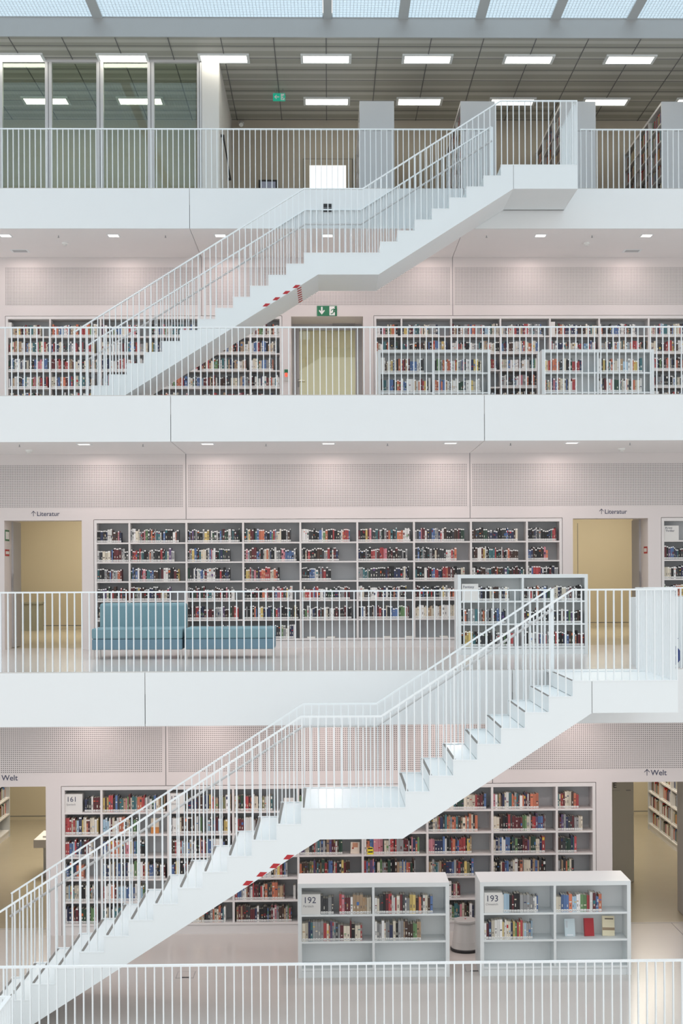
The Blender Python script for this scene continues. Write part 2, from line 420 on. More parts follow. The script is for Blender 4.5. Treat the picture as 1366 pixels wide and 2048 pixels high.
hb.tube([(hx, y3-0.035, hz), (hx, y3-0.09, hz), (hx+0.13, y3-0.09, hz)], 0.011, 'chrome'); hb.box(hx-0.02, hx+0.02, y3-0.04, y3-0.035, hz-0.12, hz+0.04, 'grey')
hb.build('door_handle', d5)
cl = MB(); cl.box(X(665, 647, y3-.05), X(709, 647, y3-.05), y3-0.10, y3-0.02, Zz(690, 651, y3-.05), Zz(690, 645, y3-.05), 'grey'); cl.build('door_closer', d5)

# top level: glass partition, pillar, back wall
py4 = 26.6
gp = [X(v, 250, py4) for v in (-2, 97, 200, 302, 399)]
lx = gp[0]-0.96*2
gp = [lx, lx+0.96]+gp
for i in range(len(gp)-1):
    w = MB(); n = len(sk_x)+i
    w.box(gp[i]+0.065, gp[i+1]-0.065, py4+0.04, py4+0.05, Z[4]+0.02, ZC4-0.06, 'glass')
    structure(w.build('window_%d' % n))
M['postgrey'] = mat('light grey partition frame', (0.62, 0.62, 0.63), 0.45, var=0.01)
posts = MB()
for i, x in enumerate(gp):
    hw = 0.065 if i < len(gp)-1 else 0.045
    posts.box(x-hw, x-0.006, py4, py4+0.1, Z[4], ZC4-0.05, 'postgrey'); posts.box(x+0.006, x+hw, py4, py4+0.1, Z[4], ZC4-0.05, 'postgrey')
    posts.box(x-0.006, x+0.006, py4+0.01, py4+0.1, Z[4], ZC4-0.05, 'joint')
posts.box(gp[0], gp[-1], py4, py4+0.1, ZC4-0.05, ZC4, 'postgrey'); posts.box(gp[0], gp[-1], py4, py4+0.1, Z[4], Z[4]+0.02, 'postgrey')
trim(posts.build('trim'))
px0, px1 = X(403, 200, py4), X(438, 200, py4)
M['pillarwall'] = mat('white partition wall', (0.72, 0.71, 0.68), 0.6, var=0.01)
pw = MB().box(px0, px1, py4, py4+0.3, Z[4], ZC4, 'pillarwall').box(px1-0.1, px1, py4+0.3, WY[4], Z[4], ZC4, 'pillarwall')
wr = structure(pw.build('wall_left'))
structure(box1('wall_back', XL, XR, WY[4], WY[4]+0.2, Z[4], ZC4, 'beigewall4'))
structure(box1('wall_right', XR, XR+0.1, 25.5, WY[4], Z[4], ZC4, 'beigewall4'))
structure(box1('wall_left', XL-0.1, XL, py4, WY[4], Z[4], ZC4, 'beigewall4'))
# bright glazed door in the top back wall
yb = WY[4]
wx0, wx1 = X(619, 350, yb), X(692, 350, yb); wz = Zz(655, 331, yb)
dd = structure(MB().box(wx0-0.13, wx0, yb-0.02, yb, Z[4], wz+0.13, 'beigewall4').box(wx1, wx1+0.13, yb-0.02, yb, Z[4], wz+0.13, 'beigewall4').box(wx0, wx1, yb-0.02, yb, wz, wz+0.13, 'beigewall4')
    .box(wx0-0.138, wx0-0.13, yb-0.022, yb, Z[4], wz+0.138, 'joint').box(wx1+0.13, wx1+0.138, yb-0.022, yb, Z[4], wz+0.138, 'joint').box(wx0-0.13, wx1+0.13, yb-0.022, yb, wz+0.13, wz+0.138, 'joint').build('door_6'))
box1('bright_pane', wx0, wx1, yb-0.006, yb-0.002, Z[4]+0.1, wz, 'daylit', dd)

# ------------------------------------------------------------------ railings
BT, BD, RT = 0.0125, 0.042, 0.021
def bar(x, y, z0, z1, parent, along='x'):
    if along == 'x': return box1('baluster', x-BT/2, x+BT/2, y-BD/2, y+BD/2, z0, z1, 'rail', parent)
    return box1('baluster', x-BD/2, x+BD/2, y-BT/2, y+BT/2, z0, z1, 'rail', parent)
def gallery_rail(x0, x1, y, zf, label, height=1.055, step=0.0968, ext=(1.8, 1.8), endpost=()):
    t = thing('railing', ((x0+x1)/2, y, zf), label, 'railing')
    box1('top_rail', x0-ext[0], x1+ext[1], y-BD/2, y+BD/2, zf+height-RT, zf+height, 'rail', t)
    n = int((x1-x0-0.02)/step)+1; xs = [x0+0.01+i*step for i in range(n)]
    mid = [x for x in xs]; extra = [xs[0]-step*(i+1) for i in range(int(ext[0]/step))]+[xs[-1]+step*(i+1) for i in range(int(ext[1]/step))]
    if len(mid) > 98:
        cut = (len(mid)-98+1)//2; extra += mid[:cut]+mid[-cut:]; mid = mid[cut:-cut]
    if extra:
        e = MB()
        for x in extra: e.box(x-BT/2, x+BT/2, y-BD/2, y+BD/2, zf, zf+height-RT, 'rail')
        tag(e.build('balusters', t), kind='stuff')
    for x in mid: bar(x, y, zf, zf+height-RT, t)
    for x in endpost: box1('end_post', x-0.02, x+0.02, y-BD/2, y+BD/2, zf-0.3, zf+height-RT, 'rail', t)
    return t
ry = {L: D[L]+0.03 for L in D}
gallery_rail(X(-30, 1940, ry[1]), X(1400, 1925, ry[1]), ry[1], 0.0, 'white bar railing across the bottom foreground, lowest gallery edge')
s1_end = X(1146, 1365, 16.4)
gallery_rail(X(-30, 1180, ry[2]), X(1106, 1180, ry[2]), ry[2], Z[2], 'white bar railing of the gallery with the blue sofa, left of the stair landing', ext=(1.8, 0))
gallery_rail(X(1287, 1180, ry[2]), X(1400, 1180, ry[2]), ry[2], Z[2], 'short white bar railing at right edge, beside the stair landing with the blue ring', height=1.075, ext=(0, 1.8))
gallery_rail(X(-16, 655, ry[3]), X(1380, 655, ry[3]), ry[3], Z[3], 'long white bar railing in front of the glazed door and green exit sign')
gallery_rail(X(-30, 257, ry[4]), X(983, 257, ry[4]), ry[4], Z[4], 'white bar railing of the top gallery, left of the upper stair landing', ext=(1.8, 0))
gallery_rail(X(1160, 257, ry[4]), X(1390, 257, ry[4]), ry[4], Z[4], 'short white bar railing of the top gallery, right of the upper stair landing', ext=(0, 1.8))

# ------------------------------------------------------------------ staircases
def staircase(yn, yf, zb, risers_lo, risers_up, x_end, soffit, label, marks, dx_tape, L):
    """risers_lo: X of the 14 lower risers bottom to top; risers_up: X of the 8 upper risers; soffit: (x,z) bottom line"""
    r = (Z[L+1]-Z[L])/22.0
    st = thing('staircase', (risers_lo[0], (yn+yf)/2, zb), label, 'staircase')
    prof = [(risers_lo[0], zb)]; z = zb; steps = []
    allr = risers_lo+risers_up
    for i, x in enumerate(allr):
        prof.append((x, z)); z += r; prof.append((x, z))
        steps.append((x, allr[i+1] if i+1 < len(allr) else x_end, z))
    prof = prof[1:]; prof.append((x_end, z))
    # soffit polyline from right to left
    (sx0, sz0), (sx1, sz1) = soffit[0], soffit[1]
    k = (sz1-sz0)/(sx1-sx0); xf = sx0-(sz0-zb)/k
    sof = [(max(xf, risers_lo[0]+0.02), zb)]+soffit[1:]
    poly = prof+list(reversed(sof))
    for y0, y1, nm in ((yn, yn+0.03, 'stringer'), (yf-0.03, yf, 'stringer')):
        mb = MB(); pts = poly
        if nm and y0 > yn+0.5: # far stringer stops where the landing joins the gallery
            pts = poly
        # stepped plate split into simple convex prisms so the face triangulates cleanly
        def sofz(x):
            for a, b in zip(sof[:-1], sof[1:]):
                if a[0]-1e-6 <= x <= b[0]+1e-6: return a[1]+(b[1]-a[1])*(x-a[0])/(b[0]-a[0])
            return zb if x < sof[0][0] else sof[-1][1]
        cuts = sorted(set([s[0] for s in steps]+[x_end]+[p[0] for p in sof]))
        for a, b in zip(cuts[:-1], cuts[1:]):
            top = None
            for s0, s1, zz in steps:
                if s0-1e-6 <= (a+b)/2 <= s1+1e-6: top = zz
            if top is None: continue
            mb.prism([(a, sofz(a)), (b, sofz(b)), (b, top), (a, top)], y0, y1, 'white')
        # folded rim along the steps
        for s0, s1, zz in steps:
            mb.box(s0-0.006, s1, y0-0.004, y1+0.004, zz-0.002, zz+0.008, 'rail')
            mb.box(s0-0.004, s0, y0-0.003, y1+0.003, zz-r, zz, 'rail')
        mb.build(nm, st)
    under = MB(); sofu = sof[:-1]+[(sof[-1][0]-0.021, sof[-1][1])]
    for a, b in zip(sofu[:-1], sofu[1:]):
        under.prism([a, b, (b[0], b[1]+0.02), (a[0], a[1]+0.02)], yn+0.03, yf-0.03, 'white')
    under.build('soffit_plate', st)
    for i, (s0, s1, zz) in enumerate(steps):
        mb = MB(); yy0, yy1 = yn+0.03, yf-0.03
        last = i == len(steps)-1; land = i == 13 or last
        mb.box(s0, s1, yy0, yy1 if not last else D[L+1]-0.02, zz-0.03, zz-0.004, 'white')
        o = mb.build('landing' if land else 'tread', st)
        box1('anti_slip_strip', s0+0.004, s0+0.036, yy0, yy1, zz-0.004, zz-0.001, 'darkstrip', o)
        box1('riser', s0, s0+0.012, yy0, yy1, zz-r, zz-0.03, 'white', st)
    # landing end face
    box1('landing_edge', x_end-0.02, x_end, yn+0.03, D[L+1]-0.02, sof[-1][1], zz-0.03, 'white', st)
    box1('landing_soffit', risers_up[-1], x_end-0.02, yf-0.03, D[L+1]-0.02, sof[-1][1], sof[-1][1]+0.02, 'white', st)
    for jx in marks: box1('panel_joint', jx-0.003, jx+0.003, yn-0.0015, yn, sof[-1][1], zz, 'joint', st)
    # railing lines
    hgt = 1.075; tu = (risers_up[-1]-risers_up[0])/7; tl = (risers_lo[-1]-risers_lo[0])/13
    zm = zb+14*r; zt = Z[L+1]
    def line(xs, h, end_near):
        pts = [(risers_lo[0], zb+r+h), (risers_lo[-1], zm+h), (risers_up[0]-tu, zm+h), (risers_up[-1], zt+h)]
        if end_near: pts.append((x_end, zt+h))
        return pts
    def railz(x, pts):
        for a, b in zip(pts[:-1], pts[1:]):
            if a[0] <= x <= b[0]: return a[1]+(b[1]-a[1])*(x-a[0])/(b[0]-a[0])
        return pts[-1][1]
    for near in (True, False):
        y = yn+0.02 if near else yf-0.02
        pts = line(None, hgt, near)
        rl = MB().ribbon(pts, RT, y-BD/2, y+BD/2, 'rail').build('railing', st)
        xs = []
        for i, (s0, s1, zz) in enumerate(steps):
            n = 3 if i not in (13, 21) else max(1, round((s1-s0)/(tl/3)))
            if i == 21 and not near: continue
            for j in range(n): xs.append((s0+(j+0.06)*(s1-s0)/n, zz))
        for q, (x, zz) in enumerate(xs[:100]): bar(x+BT/2, y, zz, railz(x, pts)-RT/2, rl)
        if near: bar(x_end-BT/2, y, zt, zt+hgt-RT/2, rl)
        else: box1('end_post', risers_up[-1]-BT, risers_up[-1]+0.03, y-BD/2, y+BD/2, zt-r, zt+hgt-RT/2, 'rail', rl)
    # side railing of the top landing
    y0, y1 = yn+0.02, D[L+1]+0.03
    rl = box1('railing', x_end-BD, x_end, y0, y1, zt+hgt-RT, zt+hgt, 'rail', st)
    n = int((y1-y0)/0.0968)
    for i in range(1, n+1): box1('baluster', x_end-BD, x_end, y0+i*0.0968-BT/2, y0+i*0.0968+BT/2, zt, zt+hgt-RT, 'rail', rl)
    # round handrail inside the far railing
    pts = line(None, 0.80, False); yh = yf-0.10
    hr = MB().tube([(p[0], yh, p[1]) for p in pts], 0.0165, 'handrail').build('handrail', st, smooth=True)
    x = risers_lo[0]+0.25
    while x < risers_up[-1]:
        z = railz(x, pts)
        MB().tube([(x, yh, z-0.01), (x, yh+0.02, z-0.05), (x, yf-0.03, z-0.05)], 0.006, 'rail', 6).build('bracket', hr); x += 1.2
    return st, sof, railz

def px_list(a, b, n, ya, yb_, y): return [X(a+(b-a)*i/(n-1), ya+(yb_-ya)*i/(n-1), y) for i in range(n)]
yn1, yf1 = 16.4, 18.0
lo1 = px_list(-38, 602.5, 14, 2034, 1618, yn1); up1 = px_list(811.5, 1146, 8, 1587, 1365, yn1)
sof1 = [P(70, 2046.5, yn1), P(640, 1679, yn1), P(805.5, 1677.5, yn1), P(1184, 1426, yn1), (X(1356, 1400, yn1), Zz(1184, 1426, yn1))]
S1, sofl1, _ = staircase(yn1, yf1, Z[1], lo1, up1, X(1356, 1365, yn1), sof1,
    'large white staircase in front, rising from bottom left to the sofa gallery', [X(1184, 1400, yn1)], None, 1)
yn2, yf2 = 23.33, 24.72
lo2 = px_list(147, 608, 14, 791, 506, yn2); up2 = px_list(760.5, 1002, 8, 485, 330.5, yn2)
sof2 = [P(251, 790, yn2), P(636, 549, yn2), P(757, 549, yn2), P(1027, 377.5, yn2), (X(1155.5, 377, yn2), Zz(1027, 377.5, yn2))]
S2, sofl2, _ = staircase(yn2, yf2, Z[3], lo2, up2, X(1155.5, 350, yn2), sof2,
    'upper white staircase rising past the green exit sign to the top gallery', [X(1027, 350, yn2)], None, 3)
# hazard tape on the low edges
def tape(st, pts, y):
    MB().prism([P(a, b, y) for a, b in pts], y-0.003, y-0.0005, 'red').build('hazard_tape', st)
for (a, b) in ((485, 1770.5), (512.5, 1753), (539, 1736), (566.5, 1718.5)):
    tape(S1, [(a, b), (a+12, b+0.3), (a+22, b-8.5), (a+8, b-9)], yn1)
for (a, b) in ((525, 613), (545, 600.5), (565, 588), (585, 576)):
    tape(S2, [(a, b), (a+9, b), (a+16, b-6), (a+6, b-6)], yn2)
tx = X(598, 571, yn2)
def sz2(x):
    a, b = sofl2[0], sofl2[1]; return a[1]+(b[1]-a[1])*(x-a[0])/(b[0]-a[0])
for k in range(7):
    y = yn2+0.08+k*0.19
    x0, x1 = tx-0.035, tx+0.035
    mb = MB(); mb.hexa([(x0, y, sz2(x0)-0.004), (x1, y+0.05, sz2(x1)-0.004), (x1, y+0.13, sz2(x1)-0.004), (x0, y+0.08, sz2(x0)-0.004)],
                       [(x0, y, sz2(x0)-0.001), (x1, y+0.05, sz2(x1)-0.001), (x1, y+0.13, sz2(x1)-0.001), (x0, y+0.08, sz2(x0)-0.001)], 'red').build('hazard_tape', S2)

# corner of the next stair railing, bottom left foreground
cz = 1.085; cy = 14.2; cx = X(22, 1988, cy)
tl = thing('railing', (cx, cy, 0), 'white railing corner at the bottom left corner of the picture', 'railing')
box1('top_rail', cx-1.6, cx, cy-0.025, cy+0.02, cz-RT, cz, 'rail', tl)
box1('top_rail', cx-0.045, cx, cy-1.6, cy-0.025, cz-RT, cz, 'rail', tl)
for i in range(16): box1('baluster', cx-BD, cx, cy-0.03-i*0.0968, cy-0.03-i*0.0968+BT, 0, cz-RT, 'rail', tl)
for i in range(1, 12): box1('baluster', cx-i*0.0968, cx-i*0.0968+BT, cy-0.02, cy+0.02, 0, cz-RT, 'rail', tl)
structure(box1('floor', cx-1.7, cx, cy-1.7, D[1]-0.02, -0.35, 0, 'white'))

# ------------------------------------------------------------------ bookcases
def bookcase(name, label, x0, x1, y, zf, divs, depth=0.34, top=CT, rows=6, bot=0.165, side=0.045, m='case', low=False, group=None):
    t = thing(name, ((x0+x1)/2, y, zf), label, 'bookcase', group)
    d = depth
    for a, b in ((x0, x0+side), (x1-side, x1)): box1('side_panel', a, b, y, y+d, zf, zf+top, m, t)
    tt = 0.055
    box1('top_board', x0+side, x1-side, y, y+d, zf+top-tt, zf+top, m, t)
    yb = y+d/2 if low else y+d-0.02
    box1('back_panel', x0+side, x1-side, yb, yb+0.015, zf+bot, zf+top-tt, 'caseback' if not low else m, t)
    box1('plinth', x0+side, x1-side, y+0.012, y+d-0.012, zf, zf+bot-0.035, m, t)
    zs = []; step = (top-tt-bot)/rows
    for r_ in range(rows):
        z = zf+bot+r_*step; zs.append(z)
        box1('shelf', x0+side, x1-side, y+(0.004 if r_ else 0), y+d, z-(0.026 if r_ else 0.03), z, m, t)
    for x in divs:
        box1('divider', x-0.016, x+0.016, y+0.002, yb, zf+bot, zf+top-tt, m, t)
    return t, list(reversed(zs)), step
cols1 = [X(v, 1570, WY[1]) for v in (202.5, 336, 466, 596, 725, 854.5, 984.5, 1113.5)]
cols2 = [X(v, 1045, WY[2]) for v in (258.5, 372.5, 486, 600.5, 714.5, 828, 942, 1054)]
cols3 = [X(v, 640, WY[3]) for v in (100, 201, 301, 401, 500)]
cols3b = [X(v, 640, WY[3]) for v in (803, 902.5, 1001, 1100, 1198.5, 1297.5)]; cols3b.append(cols3b[-1]+.955)
B1, z_b1, st1 = bookcase('bookcase', 'long white built-in bookcase on the lowest floor, partly behind the big staircase', c1[0], c1[1], WY[1], 0, cols1)
B2, z_b2, st2 = bookcase('bookcase', 'long white built-in bookcase behind the blue sofa', c2[0], c2[1], WY[2], Z[2], cols2)
B2b, z_b2b, _ = bookcase('bookcase', 'white built-in bookcase at the right edge, right of the doorway, with cream sign', c2b[0], c2b[1], WY[2], Z[2], [c2b[0]+1.0, c2b[0]+1.97])
B3, z_b3, _ = bookcase('bookcase', 'white built-in bookcase left of the glazed door with the green exit sign', c3[0], c3[1], WY[3], Z[3], cols3)
B3b, z_b3b, _ = bookcase('bookcase', 'white built-in bookcase right of the glazed door, behind two low cases', c3b[0], c3b[1], WY[3], Z[3], cols3b)
LT = 1.243
def lowcase(label, pxl, pxr, pxd, py, y, L):
    x0, x1, xd = X(pxl, py, y), X(pxr, py, y), X(pxd, py, y)
    t, zs, s = bookcase('low_bookcase', label, x0, x1, y, Z[L], [xd], depth=0.64, top=LT, rows=3, bot=0.125, side=0.05, m='lowcase', low=True)
    return dict(t=t, zs=zs, step=s, x0=x0+0.05, x1=x1-0.05, xd=xd, y=y)
K192 = lowcase('low white double bookcase with sign card 192, left one on the lowest floor', 596, 899, 747, 1860, 18.45, 1)
K193 = lowcase('low white double bookcase with sign card 193, right one on the lowest floor', 960.5, 1262, 1110, 1860, 18.45, 1)
KF = lowcase('low white bookcase with Fantasy sign, behind the top of the big staircase', 916, 1176, 1046, 1230, 21.74, 2)
K3a = lowcase('low white bookcase behind railing, first right of the glazed door', 756, 981, 868, 740, 25.1, 3)
K3b = lowcase('low white bookcase behind railing, nearest the right edge of the third gallery', 1084, 1308.5, 1196, 740, 25.1, 3)

# top gallery tall cases standing end-on, and cases in the rooms behind
tall = []
def endcase(label, x0, x1, y0, y1, zf, top=CT, m='case', endmat='endpanel', rows=6, group=None):
    t = thing('tall_bookcase', ((x0+x1)/2, y0, zf), label, 'bookcase', group)
    box1('end_panel', x0, x1, y0, y0+0.05, zf, zf+top, endmat, t)
    box1('end_panel', x0, x1, y1-0.05, y1, zf, zf+top, endmat, t)
    box1('top_board', x0, x1, y0+0.05, y1-0.05, zf+top-0.05, zf+top, m, t)
    xm = (x0+x1)/2
    box1('back_panel', xm-0.01, xm+0.01, y0+0.05, y1-0.05, zf+0.14, zf+top-0.05, 'caseback', t)
    box1('plinth', x0+0.015, x1-0.015, y0+0.05, y1-0.05, zf, zf+0.11, m, t)
    step = (top-0.05-0.14)/rows; zs = []
    for r_ in range(rows):
        z = zf+0.14+r_*step; zs.append(z); box1('shelf', x0, x1, y0+0.05, y1-0.05, z-0.03, z, m, t)
    n = max(1, round((y1-y0)/0.96)); ys = [y0+0.05+i*(y1-y0-0.1)/n for i in range(n+1)]
    for yv in ys[1:-1]: box1('divider', x0+0.004, x1-0.004, yv-0.015, yv+0.015, zf+0.14, zf+top-0.05, m, t)
    return zs, ys, step
lab4 = ['tall bookcase on the top gallery, grey end panel, first right of the bright door', 'tall bookcase on the top gallery, second end panel from left, beside the stair handrail',
        'tall bookcase on the top gallery, third end panel, just right of the stair landing', 'tall bookcase on the top gallery cut by the right picture edge']
YT = 26.7
for i, p in enumerate((719, 921, 1122.5, 1323)):
    x0 = X(p, 205, YT)
    zs, ys, s = endcase(lab4[i], x0, x0+0.66, YT, 30.05, Z[4])
    tall.append((x0, x0+0.66, zs, ys, s, -1))
    mk = MB(); w = 0.66
    mk.box(x0+0.05, x0+0.13, YT-0.002, YT, Z[4]+1.625, Z[4]+1.640, 'textlight'); mk.box(x0+0.25, x0+0.40, YT-0.002, YT, Z[4]+1.625, Z[4]+1.635, 'textlight'); mk.box(x0+0.53, x0+0.61, YT-0.002, YT, Z[4]+1.625, Z[4]+1.640, 'textlight')
    tag(mk.build('end_panel_lettering'), 'faint small grey lettering on the %s tall end panel of the top gallery' % ('first', 'second', 'third', 'fourth')[i], 'lettering')
xr = 6.57
zs, ys, s = endcase('tall bookcase inside the right room of the lowest floor, seen at a slant', xr, xr+0.6, 24.0, 28.8, 0)
tall.append((xr, xr+0.6, zs, ys, s, -1))
zs, ys, s = endcase('tall bookcase inside the left room of the lowest floor, at the left edge', -7.1, -6.5, 24.0, 28.6, 0)
tall.append((-7.1, -6.5, zs, ys, s, 1))
xe = X(1268, 1765, 23.97)
M['egrey'] = mat('grey green end panel', (0.62, 0.61, 0.55), 0.6, var=0.01)
zs, ys, s = endcase('bookcase with grey end panel marked E in the right doorway', xe-0.63, xe, 23.97, 28.0, 0, endmat='egrey')
lt = text_mb(MB(), 'E', 0.13, X(1226, 1574, 23.96), Zz(1226, 1575.5, 23.96), 23.965, 'black')
lt.box(xe-0.40, xe-0.24, 23.966, 23.97, Zz(1226, 1581.5, 23.96), Zz(1226, 1581, 23.96), 'textlight'); lt.box(xe-0.13, xe-0.05, 23.966, 23.97, Zz(1226, 1582, 23.96), Zz(1226, 1580, 23.96), 'textlight')
tag(lt.build('end_panel_lettering'), 'letter E on the grey end panel in the right doorway', 'lettering')

# ------------------------------------------------------------------ books
PAL = {
 'black': (26, 26, 30), 'charcoal': (58, 60, 64), 'dark brown': (72, 48, 38), 'maroon': (104, 30, 40), 'red': (182, 38, 44), 'orange': (212, 106, 56),
 'navy': (36, 48, 88), 'blue': (66, 108, 168), 'light blue': (146, 184, 208), 'teal': (44, 112, 120), 'dark green': (38, 74, 58), 'green': (96, 140, 84),
 'yellow': (214, 184, 76), 'cream': (214, 204, 180), 'white': (226, 226, 222), 'grey': (146, 148, 150), 'tan': (176, 144, 106), 'pink': (208, 116, 132), 'purple': (98, 72, 124), 'turquoise': (96, 184, 208), 'olive': (126, 126, 78)}
DARK = [('black', 12), ('charcoal', 8), ('dark brown', 4), ('maroon', 4), ('red', 3.5), ('navy', 4), ('blue', 2.5), ('white', 4.5), ('grey', 5), ('teal', 2), ('dark green', 2), ('cream', 2), ('orange', 2), ('green', 1), ('yellow', 1), ('pink', .6), ('purple', 1)]
MIX = [('black', 4), ('charcoal', 3), ('dark brown', 4), ('maroon', 4), ('red', 4), ('navy', 3), ('blue', 3), ('white', 4), ('grey', 4), ('teal', 2), ('dark green', 2.5), ('cream', 5), ('orange', 2), ('tan', 4), ('green', 1), ('yellow', 1.5), ('pink', 1), ('purple', .8), ('olive', 1)]
PALE = [('white', 9), ('cream', 4), ('grey', 4), ('black', 3), ('red', 3), ('blue', 2), ('light blue', 2), ('maroon', 1.5), ('charcoal', 2), ('navy', 2), ('yellow', 1), ('tan', 2), ('orange', 1.2), ('green', 1), ('teal', 1)]
BRIGHT = [('white', 6), ('cream', 6), ('red', 4), ('orange', 2.5), ('blue', 3), ('navy', 2.5), ('black', 3), ('charcoal', 3), ('maroon', 3), ('dark brown', 2), ('tan', 3), ('yellow', 1.5), ('green', 1.5), ('dark green', 1.5), ('teal', 1.5), ('grey', 3), ('light blue', 1.2), ('pink', 1)]
CREAM = [('cream', 8), ('white', 4), ('tan', 2), ('grey', 1)]
rng = random.Random(7)
def pick(pal):
    t = sum(w for _, w in pal); r_ = rng.random()*t
    for n, w in pal:
        r_ -= w
        if r_ <= 0: return n
    return pal[0][0]
books = []     # records
def fill(x0, x1, z, y, pal, addr=None, hmax=0.27, hbase=0.205, setback=0.03, lean=0.0, run=True):
    x = x0+0.004; k = 0; name = pick(pal); h = hbase+rng.uniform(-.02, .03); wdt = 0.03
    while x < x1-0.014:
        if rng.random() < 0.74: name = pick(pal); h = hbase+rng.uniform(-.025, .04)*1.0; wdt = rng.choice((0.018, 0.022, 0.026, 0.03, 0.034, 0.042))
        hh = min(hmax, h+rng.uniform(-.006, .006)); ww = min(wdt*rng.uniform(.9, 1.1), x1-x)
        k += 1; c = lin(PAL[name]); f = rng.uniform(0.7, 1.15); g_ = sum(c)/3; c = tuple(min(0.8, (v*0.74+g_*0.26)*f) for v in c)
        books.append(dict(x=x, w=ww-0.0015, z=z, h=hh, y=y+setback+rng.uniform(0, .012), d=rng.uniform(.13, .165), c=c, name=name, addr=addr, k=k, lean=lean,
                          cap=(pal is DARK and rng.random() < .8) or (pal is BRIGHT and rng.random() < .35), band=rng.random(), bc=lin(PAL[pick(pal)]), bz=rng.uniform(.35, .8)))
        x += ww
    return k
def spans(case_x0, cols, case_x1, side=0.045):
    xs = [case_x0+side]+[v for v in cols]+[case_x1-side]
    return [(xs[i]+(0.016 if i else 0), xs[i+1]-(0.016 if i < len(xs)-2 else 0)) for i in range(len(xs)-1)]
# level 2 wall case: end pixel of the books in each bay, row by row from the top
sp = spans(c2[0], cols2, c2[1])
E2 = [[242, 358, 479, 583, 701, 821, 929, 1037, 1113], [256, 350, 460, 593, 678, 815, 914, 1037, 1097], [243, 358, 460, 559, 663, 818, 930, 1049, 1117],
      [254, 341, 470, 585, 701, 813, 912, 1030, 1100], [250, 360, 478, 597, 703, 818, 933, 1040, 1100], [240, 350, 470, 590, 0, 0, 0, 0, 0]]
for r_, row in enumerate(E2):
    for b, e in enumerate(row):
        if e: fill(sp[b][0], X(e, 1050+39*r_, WY[2]), z_b2[r_], WY[2], DARK if not (r_ == 4 and b in (6, 7)) else CREAM, hbase=0.195)
# level 1 wall case: (bay, start px, end px) per row
R1 = [[(0, 168, 202), (1, 0, 330), (2, 371, 462), (3, 0, 545), (4, 0, 700), (5, 0, 830), (6, 0, 973), (7, 0, 1078), (8, 0, 1160)],
      [(0, 0, 196), (1, 0, 275), (2, 0, 403), (2, 415, 462), (3, 0, 545), (4, 0, 690), (5, 0, 820), (6, 0, 957), (7, 0, 1092), (8, 0, 1168)],
      [(0, 0, 186), (1, 0, 290), (2, 0, 460), (3, 0, 560), (4, 0, 685), (5, 0, 839), (6, 0, 944), (7, 0, 1092), (8, 0, 1156)],
      [(0, 0, 168), (1, 0, 330), (2, 0, 440), (3, 0, 575), (4, 0, 700), (5, 0, 831), (6, 0, 948), (7, 0, 1093), (8, 0, 1149)],
      [(0, 0, 190), (1, 0, 290), (2, 0, 430), (3, 0, 569), (3, 586, 592), (4, 0, 690), (5, 0, 830), (6, 0, 921), (7, 0, 1080), (8, 0, 1160)],
      [(0, 0, 192), (1, 0, 300), (2, 0, 451), (3, 472, 584), (4, 0, 690), (5, 0, 820), (6, 0, 948), (7, 0, 1080), (8, 0, 1150)]]
sp1 = spans(c1[0], cols1, c1[1])
bayname = {4: 'fifth bay from right', 5: 'fourth bay from right', 6: 'third bay from right', 7: 'second bay from right', 8: 'rightmost bay'}
shelfname = ['top shelf', 'second shelf down', 'third shelf down', 'fourth shelf down']
for r_, row in enumerate(R1):
    for b, s0, e in row:
        a = None
        if r_ < 4 and b >= 6 and not (b == 6 and r_ == 0): a = ('wall', '%s, %s' % (shelfname[r_], bayname[b]))
        if b == 5 and r_ in (3,): a = ('wall', '%s, %s' % (shelfname[r_], bayname[b]))
        fill(X(s0, 1600+45*r_, WY[1]) if s0 else sp1[b][0], X(e, 1600+45*r_, WY[1]), z_b1[r_], WY[1], BRIGHT if b < 3 and r_ > 0 else MIX, a, hbase=0.215)
# level 3 and other wall cases
for (a0, cols, a1, zs) in ((c3[0], cols3, c3[1], z_b3), (c3b[0], cols3b, c3b[1], z_b3b)):
    for r_ in range(6):
        for b, (u, v) in enumerate(spans(a0, cols, a1)):
            fill(u, u+(v-u)*rng.choice((.78, .88, .95, 1.0)), zs[r_], WY[3], BRIGHT, hbase=0.20)
for r_ in range(6):
    for b, (u, v) in enumerate(spans(c2b[0], [c2b[0]+1.0, c2b[0]+1.97], c2b[1])):
        if r_ == 0 and b == 0: continue
        fill(u, u+(v-u)*rng.uniform(.8, 1), z_b2b[r_], WY[2], DARK, hbase=0.20)
# low cases: (case, row, side, start px or 0, end px)
def lowfill(K, name, rows, pyr, pal, hb=0.225):
    for r_, row in enumerate(rows):
        for side, s0, e in row:
            x0 = X(s0, pyr[r_], K['y']) if s0 else (K['x0'] if side == 0 else K['xd']+0.016)
            a = ('low', '%s, %s' % (('top shelf', 'middle shelf', 'bottom shelf')[r_], 'left bay' if side == 0 else 'right bay'), name)
            fill(x0, X(e, pyr[r_], K['y']), K['zs'][r_], K['y'], pal, a if name else None, hbase=hb, setback=0.02)
lowfill(K192, '192', [[(0, 641, 667.5), (0, 678, 743.5), (1, 0, 866)], [(0, 0, 724.5), (1, 0, 844)]], [1810, 1860], MIX)
lowfill(K193, '193', [[(0, 1005, 1077), (1, 0, 1206)], [(0, 0, 1067)]], [1810, 1860], PALE)
lowfill(KF, 'Fantasy', [[(0, 956, 1019), (1, 0, 1166)], [(0, 0, 1013), (1, 0, 1164)], [(0, 0, 1027), (1, 0, 1171)]], [1190, 1235, 1280], DARK, 0.20)
